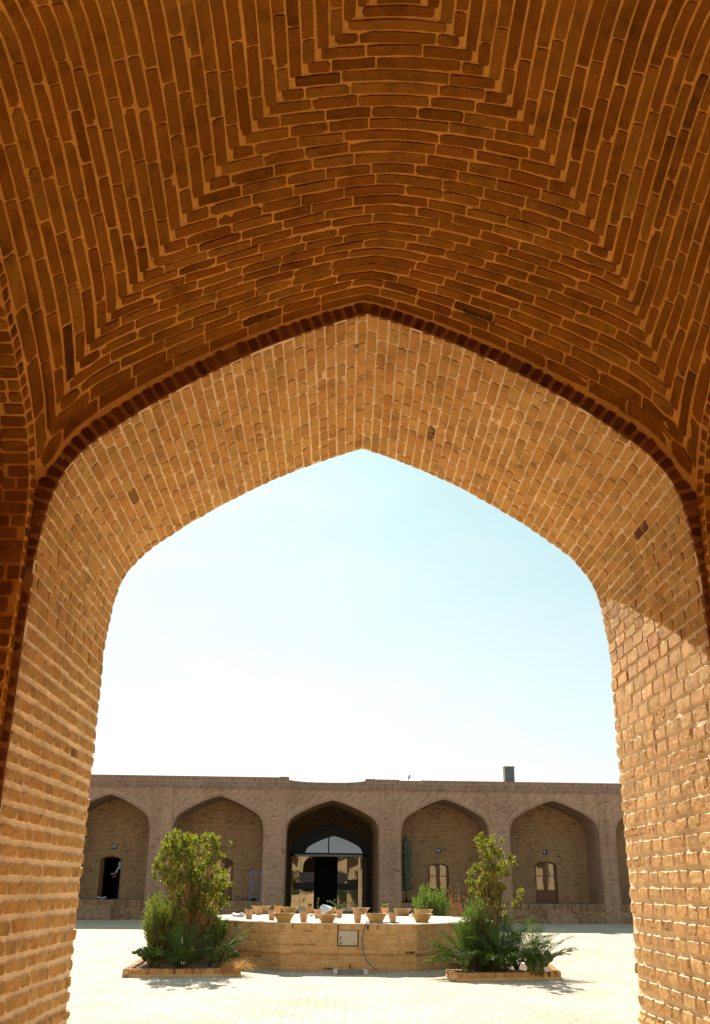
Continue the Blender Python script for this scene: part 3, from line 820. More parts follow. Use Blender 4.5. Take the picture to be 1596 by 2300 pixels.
# inner arch ring of brick in front of the glazing
inner = fa(half - .16, 4.42, 3.0); Pin = arch_pts(c, half - .16, inner, .06, 3.0)
Pout = arch_pts(c, half + .1, fa(half + .1, 5.4, 3.9), .06, 3.9)
mid = fa(half - .06, 4.86, 3.5); Pm = arch_pts(c, half - .06, mid, .06, 3.5)
for (A, B, dA, dB) in ((Pout, Pm, GD - .55, GD - .55), (Pm, Pm, GD - .55, GD - .15), (Pm, Pin, GD - .15, GD - .15), (Pin, Pin, GD - .15, GD + .1)):
    for k in range(len(A) - 1):
        for j in range(4):
            a0 = lambda q, w: FP2(lerp(A[q][0], B[q][0], w), lerp(A[q][1], B[q][1], w), lerp(dA, dB, w))
            mb.quad(a0(k, j / 4), a0(k + 1, j / 4), a0(k + 1, (j + 1) / 4), a0(k, (j + 1) / 4), k % 2, tone(.1))
FB(mb, 'inner_arch', [mortar_mat('inner_mortar_shade', (.08, .052, .026), .004), brick_mat('inner_brick_shade', (.05, .03, .014), (.07, .044, .02), (.09, .06, .028))])  # shade of the deep recess is put into these dark colours
fr = MB()
gl, gr_ = -2.66, 1.10
zt = 2.87
fbox2(fr, gl - .03, gl + .02, .06, zt, GD - .03, GD + .03); fbox2(fr, gr_ - .02, gr_ + .03, .06, zt, GD - .03, GD + .03)
fbox2(fr, gl, gr_, 2.955, 3.03, GD - .04, GD + .04)
fbox2(fr, -.83, -.77, 3.03, 3.80, GD - .035, GD + .035)
G_ = FB(fr, 'glass_entrance', M_STEEL, None)
mb = MB(); fbox2(mb, -2.48, .89, 2.85, 2.955, GD - .16, GD - .03, 0, .012); FB(mb, 'door_rail', M_ALU, G_)
for x in (-2.35, -1.66, -.17, .53):
    mb = MB(); mb.lathe(FP2(x, 2.765, GD - .10), [(.018, 0), (.028, .01), (.022, .06), (.008, .085)], 10); FB(mb, 'spotlight', M_SPOT, G_)
# panes: left fixed, (open door), right fixed, far right
for x0, x1 in ((gl + .02, -2.17), (-2.165, -1.48), (-.335, .125), (.13, .675), (.68, gr_ - .02)):
    mb = MB(); tl = rnd.uniform(-.008, .008)
    mb.quad(FP2(x0, .07, GD - tl), FP2(x1, .07, GD + tl), FP2(x1, zt, GD + tl), FP2(x0, zt, GD - tl)); FB(mb, 'pane', M_GLASS, G_)
for x in (-2.1675, -1.475, -.34, .1275, .6775):
    mb = MB(); fbox2(mb, x - .006, x + .006, .07, zt, GD - .014, GD + .014); FB(mb, 'pane_edge', M_STEEL, G_)
fan = fa(1.42, 3.82, 2.92)
for x0, x1 in ((-1.95, -.83), (-.77, .88)):
    mb = MB()
    for k in range(24):
        a, b = lerp(x0, x1, k / 24), lerp(x0, x1, (k + 1) / 24)
        za, zb = max(3.03, fan(a + .53)), max(3.03, fan(b + .53))
        mb.quad(FP2(a, 3.03, GD - .03), FP2(b, 3.03, GD - .03), FP2(b, zb, GD - .03 + (zb - 3.03) * .065), FP2(a, za, GD - .03 + (za - 3.03) * .065))
    FB(mb, 'fanlight', M_FANG, G_)
mb = MB()                                      # dark steel sheet closing the arch round the fanlight
for k in range(60):
    a, b = lerp(-2.9, 1.5, k / 60), lerp(-2.9, 1.5, (k + 1) / 60)
    za, zb = (max(3.0, fan(x + .53)) if -1.95 < x < .88 else 3.0 for x in (a, b))
    mb.quad(FP2(a, za, GD + .035), FP2(b, zb, GD + .035), FP2(b, 5.4, GD + .035), FP2(a, 5.4, GD + .035))
for a, b in ((-2.9, gl - .03), (gr_ + .03, 1.5)): mb.quad(FP2(a, .06, GD + .035), FP2(b, .06, GD + .035), FP2(b, 3.0, GD + .035), FP2(a, 3.0, GD + .035))
FB(mb, 'arch_panel', M_STEEL, G_)
def film(name, x0, x1, z0, z1, m, off=.02, r=0, lbl=None):
    mb = MB(); pts = [(x0, z0), (x1, z0), (x1, z1), (x0, z1)]
    if r:                                      # right end rounded
        cx_, cz = x1 - (z1 - z0) / 2, (z0 + z1) / 2; rr = (z1 - z0) / 2
        pts = [(x0, z0)] + [(cx_ + rr * math.cos(a), cz + rr * math.sin(a)) for a in [R(-90 + 12 * k) for k in range(16)]] + [(x0, z1)]
    k = [mb.vert(FP2(*p, GD - off)) for p in pts]; mb.face(k); FB(mb, name, m, G_, False, lbl)
film('sign_film', -2.19, -1.485, 1.67, 2.13, M_STICK, .022, 0, 'lilac rectangular film on the left pane')
film('frosted_band', -2.50, -1.485, 1.33, 1.66, M_FROST, .018); film('frosted_band', -.33, .67, 1.33, 1.645, M_FROST, .018)
film('frosted_band', .14, .67, 1.65, 1.80, M_FROST, .018)
film('sign_film', -.33, .17, 1.655, 2.13, M_STICK, .022, 1, 'round ended lilac film on the right pane')
mb = MB()
k = [mb.vert(FP2(-.06 + .17 * math.cos(R(15 * j)), 1.893 + .185 * math.sin(R(15 * j)), GD - .026)) for j in range(24)]; mb.face(k); FB(mb, 'round_sign', M_TAN, G_)
mb = MB()                                      # room behind, its darkness put into near-black walls
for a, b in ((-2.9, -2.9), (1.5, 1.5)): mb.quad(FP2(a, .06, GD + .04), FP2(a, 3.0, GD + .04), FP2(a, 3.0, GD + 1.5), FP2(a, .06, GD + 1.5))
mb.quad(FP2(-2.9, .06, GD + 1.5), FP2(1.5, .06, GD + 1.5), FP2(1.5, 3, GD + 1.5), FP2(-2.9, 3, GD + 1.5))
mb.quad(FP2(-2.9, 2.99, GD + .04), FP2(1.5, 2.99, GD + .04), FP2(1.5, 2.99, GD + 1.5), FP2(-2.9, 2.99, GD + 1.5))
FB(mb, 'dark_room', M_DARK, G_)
mb = MB(); mb.quad(FP(-2.95, .06, .0), FP(1.55, .06, 0), FP(1.55, .06, 8), FP(-2.95, .06, 8)); mb.quad(FP(-2.95, 0, 0), FP(1.55, 0, 0), FP(1.55, .06, 0), FP(-2.95, .06, 0)); FB(mb, 'threshold', M_FMORT)

# ---- things on and by the far wing
def digit_quads(mb, txt, c, z, d, h):
    """eastern arabic digits as strokes"""
    x = c - h * .34 * (len(txt) - 1)
    for ch in txt:
        st = {'1': [((-.05, .5), (.05, .15)), ((.05, .15), (.06, -.5))],
              '2': [((-.2, .5), (-.10, .1)), ((-.10, .1), (-.02, -.5)), ((-.17, .28), (.06, .30)), ((.06, .30), (.2, .5))],
              '3': [((-.22, .5), (-.12, .1)), ((-.12, .1), (-.04, -.5)), ((-.19, .26), (-.04, .28)), ((-.04, .28), (0, .46)), ((0, .28), (.14, .28)), ((.14, .28), (.22, .5))],
              '0': [((-.07, -.05), (.07, -.05)), ((-.07, .04), (.07, .04))]}[ch]
        for a, b in st:
            A, B = Vector((a[0] * h, a[1] * h)), Vector((b[0] * h, b[1] * h)); dd = (B - A).normalized(); n = Vector((-dd.y, dd.x)) * h * .075
            mb.quad(*[FP(x + q.x, z + q.y, d) for q in (A - n, B - n, B + n, A + n)])
        x += h * .68
for txt, num, s, z, lb in (('22', 'twenty-two', -11.23, 3.19, 'blue enamel number plate reading ٢٢ over the open dark doorway'),
                     ('22', 'x', -6.2, 3.22, 'blue enamel plate half hidden by the tall green shrub'),
                     ('21', 'twenty-one', 4.615, 3.19, 'blue enamel number plate reading ٢١ on the wall right of the folded parasol'),
                     ('20', 'twenty', 9.94, 3.175, 'blue enamel number plate reading ٢٠ above the brown double door, rightmost plate')):
    d = DEP - .01
    mb = MB(); fbox(mb, s - .125, s + .125, z - .125, z + .125, d - .015, d, 0, .006)
    o = mb.build('number_plate', M_PLATE); tag(o, lb, 'number plate', 'number plates over the niche doors'); base_to(o, FP(s, z, d))
    for q, ch in enumerate(txt):
        mb = MB(); digit_quads(mb, ch, s + (q - .5) * .13 * .68, z + .01, d - .018, .13); k = mb.build('digit', M_WHITE, o)
        k.matrix_parent_inverse = Matrix.Translation(-Vector(FP(s, z, d)))
# steps
def steps(s0, s1, tops, lb):
    mb = MB(); n = len(tops); d = -.008
    for k, z in enumerate(tops):
        z0 = 0; d1 = -.012 - .0; d0 = -.30 * (k + 1)
        fbox(mb, s0, s1 + .10 * k, 0, z, d0, d0 + .30 - .002, 1)
        S = lambda u, v, h: FP(u, v, d0 - h)
        lay(mb, S, 0, max(.001, z - .2), lambda q: [(s0, s1 + .1 * k)], .07, .2, .014, .006, 1, 0, .1, False)
        u = s0
        while u < s1 + .1 * k - .03:
            flat_brick(mb, S, u + .005, min(s1 + .1 * k, u + .075) - .005, max(.01, z - .19), z - .006, .008, 0, (rnd.uniform(.6, 1), .3, 0)); u += .075
    o = mb.build('brick_steps', [M_LBRICK, M_FMORT]); tag(o, lb, 'steps', 'brick steps up to the niches'); base_to(o, FP((s0 + s1) / 2, 0, -.3))
steps(-12.6, -10.72, [.60, .36], 'low brick steps below the open dark doorway, beside the left jamb')
steps(9.28, 10.36, [.60, .42, .22], 'brick steps below the brown double door, behind the palm fronds')
# chimney box on the roof
root = tag(empty('roof_vent', FP(7.93, 6.0, .5)), 'dark grey sheet metal vent box standing on the roof edge', 'vent')
def under(root, mb, name, mats, smooth=False, label=None):
    o = mb.build(name, mats, root, smooth); o.matrix_parent_inverse = Matrix.Translation(-Vector(root.location))
    if label: o['label'] = label
    return o
mb = MB(); fbox(mb, 7.70, 8.17, 6.0, 7.03, .3, .75, 0, .01); under(root, mb, 'body', M_VENT)
mb = MB(); fbox(mb, 7.66, 8.20, 7.033, 7.08, .26, .79, 0, .008); under(root, mb, 'cap', M_VCAP)
mb = MB(); fbox(mb, 7.655, 7.697, 6.0, 7.03, .28, .34, 0); under(root, mb, 'corner_strip', M_VCAP)
root = tag(empty('floodlight', FP(2.98, 6.0, .4)), 'tiny floodlight on a short pole above the parapet', 'lamp')
mb = MB(); mb.tube([FP(2.96, 6.0, .4), FP(2.97, 6.42, .4)], .012, 6); under(root, mb, 'pole', M_ALU)
mb = MB(); mb.box(FP(3.01, 6.50, .4), (.09, .12, .17), 0, Matrix.Rotation(R(18), 3, 'Y'), bev=.012); under(root, mb, 'lamp_head', M_ALU)
# folded parasol in the niche
root = tag(empty('folded_parasol', FP(2.84, PLZ, .6)), 'closed dark green parasol standing in the niche right of the glass entrance', 'parasol')
mb = MB(); mb.tube([FP(2.84, PLZ + .02, .6), FP(2.84, 3.72, .6)], .024, 10); under(root, mb, 'pole', M_DARK)
mb = MB(); mb.lathe(FP(2.84, PLZ, .6), [(.24, 0), (.24, .05), (.06, .07), (.04, .2)], 20); under(root, mb, 'base', M_DARK)
mb = MB()
def drape(zs, rs, fold, ph):
    ids = []
    for z, r, a in zip(zs, rs, fold):
        ring = []
        for k in range(48):
            th = 2 * math.pi * k / 48
            rr = r * (1 + a * math.sin(8 * th + ph + z * 1.3) + a * .5 * math.sin(5 * th + z * 2))
            ring.append(mb.vert(Vector(FP(2.84 + rr * math.cos(th), z + .02 * math.sin(4 * th + ph) * a * 5, .6 + rr * math.sin(th)))))
        ids.append(ring)
    for a, b in zip(ids, ids[1:]):
        for k in range(48): mb.face((a[k], a[(k + 1) % 48], b[(k + 1) % 48], b[k]))
    mb.face(ids[0]); mb.face(ids[-1])
drape([3.82, 3.72, 3.5, 3.2, 3.02, 2.92], [.03, .09, .15, .21, .25, .27], [.0, .06, .1, .14, .17, .2], 0)
drape([3.0, 2.8, 2.4, 2.0, 1.82, 1.76], [.21, .215, .22, .205, .16, .15], [.14, .14, .15, .15, .1, .1], 1)
drape([1.78, 1.7, 1.5, 1.42, 1.36], [.15, .19, .235, .21, .17], [.1, .15, .2, .2, .25], 2)
under(root, mb, 'canopy', M_PARA, True)
# blue step ladder
root = tag(empty('step_ladder', FP(-4.25, PLZ, 1.0)), 'blue metal step ladder leaning in the niche left of the glass entrance', 'ladder')
for x in (-4.47, -4.03):
    mb = MB(); mb.tube([FP(x, PLZ, .62), FP(x + .02, 2.16, 1.05)], .028, 4); under(root, mb, 'rail', M_BLUE)
    mb = MB(); mb.tube([FP(x + (.1 if x < -4.2 else .04), PLZ, 1.35), FP(x + .03, 2.13, 1.05)], .016, 4); under(root, mb, 'rear_leg', M_BLUE)
for k, z in enumerate((1.0, 1.33, 1.66, 2.0, 2.14)):
    t = (z - PLZ) / 1.34; mb = MB(); fbox(mb, -4.46, -4.02, z - .018, z + .018, .62 + .43 * t - .05, .62 + .43 * t + .06, 0); under(root, mb, 'tread', M_BLUE)
mb = MB(); mb.box(FP(-4.3, PLZ + .07, .5), (.3, .12, .13), 0, FROT @ Matrix.Rotation(R(8), 3, 'Z'), bev=.03)
o = mb.build('toolbox', M_STEEL); tag(o, 'small dark bundle lying on the ledge by the blue step ladder', 'bundle'); base_to(o, FP(-4.3, PLZ, .5))
mb = MB()
for k in range(9): mb.ball(FP(-11.62 + rnd.uniform(-.12, .2), PLZ + rnd.uniform(.03, .09), DEP - .1 + rnd.uniform(-.08, .08)), rnd.uniform(.05, .1), rnd.uniform(.05, .08), rnd.uniform(.03, .06))
o = mb.build('cloth_heap', M_SCARF, None, True); tag(o, 'small white cloth heap on the sill of the open dark doorway', 'cloth'); base_to(o, FP(-11.58, PLZ, DEP - .1))
mb = MB(); fbox(mb, -10.0, -9.72, PLZ, 1.15, -.002 + .5, .75, 0, .02)

# person in the doorway
def skin_body(name, joints, bones, mat, parent, root_i=0):
    me = bpy.data.meshes.new(name); me.from_pydata([j[0] for j in joints], bones, [])
    o = bpy.data.objects.new(name, me); C.objects.link(o); me.materials.append(mat)
    o.modifiers.new('skin', 'SKIN'); sl = me.skin_vertices[0].data
    for i, j in enumerate(joints): sl[i].radius = (j[1], j[1] * (j[2] if len(j) > 2 else 1)); sl[i].use_root = (i == root_i)
    sd = o.modifiers.new('sub', 'SUBSURF'); sd.levels = 1; sd.render_levels = 1
    if parent: o.parent = parent
    return o
px, pz, pd = -10.93, PLZ, DEP + .55
root = tag(empty('person', FP(px, pz, pd)), 'person in a black robe and white headscarf standing inside the doorway', 'person')
root.rotation_euler = (0, 0, AL)
# local axes: x along the facade, y into the room, facing -x
J = [((0, 0, .88), .13, .8), ((0, 0, 1.12), .12, .8), ((0, 0, 1.30), .145, .75), ((-.01, 0, 1.42), .06), ((-.03, 0, 1.53), .085), ((-.035, 0, 1.62), .075),
     ((0, -.17, 1.33), .055), ((-.05, -.22, 1.08), .042), ((-.22, -.16, 1.12), .034), ((-.30, -.13, 1.14), .03),
     ((0, .17, 1.33), .055), ((-.05, .22, 1.08), .042), ((-.20, .15, 1.02), .034), ((-.27, .12, 1.02), .03),
     ((0, -.09, .80), .09), ((-.02, -.1, .46), .062), ((.02, -.1, .09), .042), ((-.12, -.1, .035), .035),
     ((0, .09, .80), .09), ((.01, .1, .46), .062), ((.03, .1, .09), .042), ((-.10, .1, .035), .035)]
E_ = [(0, 1), (1, 2), (2, 3), (3, 4), (4, 5), (2, 6), (6, 7), (7, 8), (8, 9), (2, 10), (10, 11), (11, 12), (12, 13), (0, 14), (14, 15), (15, 16), (16, 17), (0, 18), (18, 19), (19, 20), (20, 21)]
body = skin_body('body', J, E_, M_SKIN, root)
for k, (dx, dy, L) in enumerate(((-.075, -.035, .06), (-.085, -.017, .07), (-.088, .002, .075), (-.08, .02, .062), (-.02, .035, .05))):
    pass
mb = MB(); ids = []
for z, rx, ry in ((1.36, .10, .20), (1.25, .16, .235), (1.05, .17, .23), (.8, .19, .235), (.4, .22, .25), (.05, .25, .27)):
    ids.append([mb.vert(((rx * (1 + .05 * math.sin(7 * t))) * math.cos(t), ry * (1 + .05 * math.sin(6 * t + z)) * math.sin(t), z)) for t in [2 * math.pi * k / 28 for k in range(28)]])
for a, b in zip(ids, ids[1:]):
    for k in range(28): mb.face((a[k], a[(k + 1) % 28], b[(k + 1) % 28], b[k]))
mb.face(ids[0]); mb.build('robe', M_ROBE, root, True)
for y, z1 in ((-1, 1.12), (1, 1.02)):
    mb = MB(); mb.tube([(0, y * .17, 1.33), (-.05, y * .235, 1.08), (-.18, y * .17, z1)], [.085, .08, .07], 12); mb.build('sleeve', M_ROBE, root, True)
mb = MB(); ids = []                            # headscarf, open at the face, falling over the chest
for z, rx, ry, cx_ in ((1.735, .02, .02, -.02), (1.71, .09, .085, -.02), (1.65, .125, .11, -.02), (1.56, .13, .115, -.02), (1.46, .115, .115, -.02), (1.38, .15, .17, -.03), (1.25, .19, .20, -.05), (1.12, .17, .17, -.08), (1.02, .08, .09, -.12)):
    ids.append([mb.vert((cx_ + rx * math.cos(t) * (1 + .06 * math.sin(9 * t + z * 9)) + (.055 if abs(abs(t) - math.pi) < .62 and 1.5 < z < 1.68 else 0), ry * math.sin(t), z)) for t in [-math.pi + 2 * math.pi * (k + .5) / 26 for k in range(26)]])
for j in range(len(ids) - 1):
    for k in range(26):
        if j in (2, 3) and (k < 3 or k > 22): continue
        a, b = ids[j], ids[j + 1]; mb.face((a[k], a[(k + 1) % 26], b[(k + 1) % 26], b[k]))
mb.face(ids[0]); mb.build('headscarf', M_SCARF, root, True)
for sy, z in ((-1, 1.14), (1, 1.02)):          # hands with five fingers
    hx = -.34 if sy < 0 else -.30
    mb = MB(); mb.box((hx + .02, sy * .125, z), (.085, .03, .08), 0, bev=.012)
    for q, L in enumerate((.065, .078, .082, .072)):
        mb.tube([(hx - .02, sy * .125, z + .03 - .02 * q), (hx - .02 - L * .6, sy * .12, z + .03 - .021 * q - .01), (hx - .02 - L, sy * .105, z + .02 - .021 * q - .02)], [.0095, .009, .007], 6)
    mb.tube([(hx + .03, sy * .125, z + .04), (hx - .01, sy * .11, z + .065), (hx - .04, sy * .10, z + .065)], [.011, .01, .008], 6)
    mb.build('hand', M_SKIN, root, True)
mb = MB()                                       # face features
mb.ball((-.128, 0, 1.575), .02, .016, .03); mb.ball((-.118, .035, 1.605), .01, .014, .008); mb.ball((-.118, -.035, 1.605), .01, .014, .008); mb.ball((-.118, 0, 1.53), .01, .026, .008)
mb.build('face', M_SKIN, root, True)

# ------------------------------------------------------------------ ground
mb = MB(); mb.quad((-400, -60, -.012), (400, -60, -.012), (400, 900, -.012), (-400, 900, -.012)); tag(mb.build('ground', M_GROUND), kind='structure')
mb = MB(); mb.grid(lambda a, b: (lerp(-26, 26, a), lerp(-8, 50.5, b), .006 * noise.noise(Vector((a * 30, b * 40, 0))) if b < .9 else 0), 80, 80); tag(mb.build('courtyard_paving', M_PAVE), kind='structure')

# ------------------------------------------------------------------ octagonal brick basin
BC = Vector((.0, 24.35, 0)); AP = 3.27; AP0 = 3.24; HT = .86
basin = tag(empty('brick_basin', BC), 'octagonal brick basin in the middle of the courtyard, pots on its top', 'basin')
BA = -R(90) + R(1.0)
def octp(r, k, z): a = BA + R(45) * (k - .5); rr = r / math.cos(R(22.5)); return Vector((BC.x + rr * math.cos(a), BC.y + rr * math.sin(a), z))
mb = MB(); LEDGE = .31
for k in range(8):
    for (r, z0, z1) in ((AP0, 0, LEDGE), (AP, LEDGE, HT)):
        A, B = octp(r, k, 0), octp(r, k + 1, 0); L = (B - A).length; e = (B - A) / L; n = Vector((e.y, -e.x, 0))
        S = lambda u, v, h: A + e * u + n * h + Vector((0, 0, v))
        hx0, hx1 = 1.20, 1.62
        hole = (lambda z: [(0, L)]) if not (k == 0 and z0 > 0) else (lambda z: [(0, 1.12), (1.555, L)] if .435 < z < .765 else [(0, L)])
        zt = z1 if z0 == 0 else HT - .115
        if k in (0, 1, 2, 6, 7):
            lay(mb, S, z0, zt, hole, .0623 if z0 == 0 else .0634, .235, .011, .004, 1, 0, .03)
            if z0 > 0:
                mb.quad(S(0, zt, 0), S(L, zt, 0), S(L, HT, 0), S(0, HT, 0), 1); u = 0
                while u < L - .02:
                    flat_brick(mb, S, u + .004, min(L, u + .0655) - .004, zt + .004, HT, .005 * rnd.uniform(.3, 1.6), 0, tone(.06)); u += .0655
        else: mb.quad(S(0, z0, 0), S(L, z0, 0), S(L, z1, 0), S(0, z1, 0), 1)
    mb.quad(octp(AP0, k, LEDGE), octp(AP0, k + 1, LEDGE), octp(AP, k + 1, LEDGE), octp(AP, k, LEDGE), 0)
o = under(basin, mb, 'wall', [M_BBRICK, M_BMORT])
mb = MB()
ids = [mb.vert(octp(AP + .012, k, HT + .003)) for k in range(8)]; mb.face(ids, 0)
ids2 = [mb.vert(octp(AP + .012, k, HT - .02)) for k in range(8)]
for k in range(8): mb.face((ids[k], ids2[k], ids2[(k + 1) % 8], ids[(k + 1) % 8]), 0)
for k in range(40):                             # uneven edge bricks and slabs on the top
    a = rnd.uniform(0, 8); kk = int(a); p = octp(AP - .1, kk, 0).lerp(octp(AP - .1, kk + 1, 0), a - kk)
    mb.box((p.x, p.y, HT + .004), (.22, .1, .012), 0, Matrix.Rotation(BA + R(45) * kk + R(90), 3, 'Z'))
under(basin, mb, 'top_slab', M_BTOP)
A, B = octp(AP, 0, 0), octp(AP, 1, 0); e = (B - A).normalized(); n = Vector((e.y, -e.x, 0)); RB = Matrix.Rotation(math.atan2(e.y, e.x), 3, 'Z')
hc = A + e * 1.3375 - n * .03
mb = MB(); mb.box(hc + Vector((0, 0, .60)) - n * .03, (.425, .02, .32), 0, RB); mb.box(hc + Vector((0, 0, .595)), (.385, .016, .27), 0, RB, bev=.004)
for dz, w, h in ((.155, .42, .012), (-.155, .42, .012)): mb.box(hc + Vector((0, 0, .60 + dz)), (w, .04, h), 1, RB)
for dx in (-.207, .207): mb.box(hc + e * dx + Vector((0, 0, .60)), (.012, .04, .32), 1, RB)
for dx, dz in ((-.15, .0), (-.165, -.03), (-.155, -.10), (.12, -.105), (-.14, .02)):
    mb.ball(hc + e * dx + n * .012 + Vector((0, 0, .595 + dz)), .014, .003, .011, RB, 1, 8, 5)
under(basin, mb, 'hatch', [M_HATCH, plain_mat('rust', (.10, .04, .015), .9, .1)])
# hose and drain frame
mb = MB(); pts = []
hp = [(938, 2076), (912, 2069), (790, 2071)]
h0 = A + e * 1.66
def bz(t, P):
    P = [Vector(p) for p in P]
    while len(P) > 1: P = [a.lerp(b, t) for a, b in zip(P, P[1:])]
    return P[0]
zt = HT + .015
seg1 = [bz(t / 14, [h0 + e * .75 - n * .5 + Vector((0, 0, zt)), h0 + e * .45 - n * .15 + Vector((0, 0, zt)), h0 + e * .25 - n * .75 + Vector((0, 0, zt)), h0 + e * .12 - n * .1 + Vector((0, 0, zt + .01)), h0 + e * .05 + n * .02 + Vector((0, 0, zt + .03))]) for t in range(15)]
seg2 = [bz(t / 18, [h0 + e * .05 + n * .02 + Vector((0, 0, zt + .03)), h0 - e * .02 + n * .08 + Vector((0, 0, .75)), h0 - e * .14 + n * .05 + Vector((0, 0, .38)), h0 + e * .02 + n * .06 + Vector((0, 0, .15)), h0 + e * .26 + n * .16 + Vector((0, 0, .03))]) for t in range(1, 19)]
mb.tube(seg1 + seg2, .0095, 8); o = mb.build('garden_hose', M_HOSE, None, True); tag(o, 'thin dark blue hose hanging down the front of the brick basin', 'hose'); base_to(o, (h0.x, h0.y, HT))
dc = A + e * 1.38 + n * .62
root = tag(empty('drain_frame', (dc.x, dc.y, 0)), 'shallow grey drain frame with white end blocks at the foot of the basin', 'drain')
for sx in (-.29, .29):
    mb = MB(); mb.box(dc + e * sx + Vector((0, 0, .035)), (.085, .44, .07), 0, RB, bev=.008); under(root, mb, 'end_block', M_ROCK)
mb = MB(); mb.box(dc + n * .14 + Vector((0, 0, .025)), (.49, .035, .05), 0, RB, bev=.004); mb.box(dc - n * .18 + Vector((0, 0, .025)), (.49, .035, .05), 0, RB, bev=.004); mb.box(dc + Vector((0, 0, .012)), (.49, .29, .012), 1, RB)
under(root, mb, 'channel', [M_ALU, M_DARK])
tap = MB(); tap.tube([dc - n * .55 + Vector((0, 0, .0)), dc - n * .5 + Vector((0, 0, .10))], .02, 8); tap.box(dc - n * .5 + Vector((0, 0, .11)), (.05, .04, .05), 0, RB, bev=.01)
o = tap.build('water_tap', M_DRY); tag(o, 'small rusty pipe stub behind the drain frame at the basin foot', 'pipe'); base_to(o, dc - n * .55)

# ---- plants helpers
def leaf(mb, p, d, L, w, m=0, tn=None, fold=.25):
    d = d.normalized(); s = d.cross(Vector((rnd.gauss(0, 1), rnd.gauss(0, 1), rnd.gauss(0, 1))))
    if s.length < 1e-4: s = d.orthogonal()
    s.normalize(); n = d.cross(s)
    a = p; b = p + d * L * .5 + s * w * .5 + n * w * fold; c = p + d * L - n * L * .08; e = p + d * L * .5 - s * w * .5 + n * w * fold
    tn = tn or (rnd.random(), rnd.random(), 0)
    i = [mb.vert(q, tn) for q in (a, b, c, e)]
    mb.face((i[0], i[1], i[2]), m); mb.face((i[0], i[2], i[3]), m)
def pad(mb, c, d, L, w, th=.022, tn=None, nrm=None):
    d = d.normalized(); s = (nrm or Vector((rnd.gauss(0, .5), -1, rnd.gauss(0, .2))))
    s = (s - d * s.dot(d)).normalized(); x = d.cross(s)
    M = Matrix((x, s, d)).transposed()
    mb.ball(c + d * L * .5, w * .5, th, L * .52, M, 0, 12, 8, tn or (rnd.random(), rnd.random(), 0), .62)
def prickly(base, n, spread, L=.2, levels=3, lean=Vector((0, 0, 0)), seed=1):
    mb = MB(); rr = random.Random(seed)
    def grow(p, d, lev, L):
        w = L * rr.uniform(.58, .72); pad(mb, p, d, L, w, .02, (rr.random(), rr.random(), (.35 if lev == 0 else 0)))
        if lev < levels:
            for _ in range(rr.choice((1, 2, 2, 3) if lev < levels - 1 else (1, 2, 2))):
                d2 = (d + Vector((rr.gauss(0, .55), rr.gauss(0, .3), rr.uniform(.0, .35))) + lean * .3).normalized()
                grow(p + d * L * rr.uniform(.85, .98) + Vector((rr.uniform(-.03, .03), rr.uniform(-.03, .03), 0)), d2, lev + 1, L * rr.uniform(.78, .98))
    for _ in range(n):
        b = base + Vector((rr.uniform(-spread, spread), rr.uniform(-.15, .15), 0))
        grow(b, (Vector((rr.gauss(0, .35), rr.gauss(0, .2), 1)) + lean), 0, L)
    return mb
def frond(mb, p, az, el, L, droop, n=26, ll=.26, m=0, tone_=(0, 1), bare=.22):
    pts = []; q = Vector(p); e = el
    N = 14
    for i in range(N + 1):
        pts.append(q.copy()); d = Vector((math.cos(az) * math.cos(e), math.sin(az) * math.cos(e), math.sin(e)))
        q = q + d * L / N; e -= droop / N * (.4 + 1.3 * i / N)
    mb.tube(pts, [lerp(.011, .003, i / N) for i in range(N + 1)], 4, 0, (.8, .5, .15))
    for k in range(n):
        t = lerp(bare, .985, k / (n - 1)); i = min(N - 1, int(t * N)); P = pts[i].lerp(pts[i + 1], t * N - i); d = (pts[i + 1] - pts[i]).normalized()
        side = d.cross(Vector((0, 0, 1)));
        side = side.normalized() if side.length > .05 else d.orthogonal().normalized()
        up = side.cross(d)
        l = ll * (math.sin(math.pi * (.12 + .80 * (t - bare) / (1 - bare))) ** .7)
        tn = (rnd.uniform(*tone_), rnd.random(), .25 if rnd.random() < .06 else 0)
        for sg in (-1, 1):
            dd = (d * .75 + side * sg * .75 + up * rnd.uniform(.1, .45) + Vector((rnd.gauss(0, .06),) * 3)).normalized()
            w = dd.cross(up).normalized() * .0062
            a = [mb.vert(x, tn) for x in (P - w * .5, P + w * .5, P + dd * l * .55 + w - Vector((0, 0, .01)), P + dd * l - Vector((0, 0, .05 * l / .2)), P + dd * l * .55 - w - Vector((0, 0, .01)))]
            mb.face(a, m)
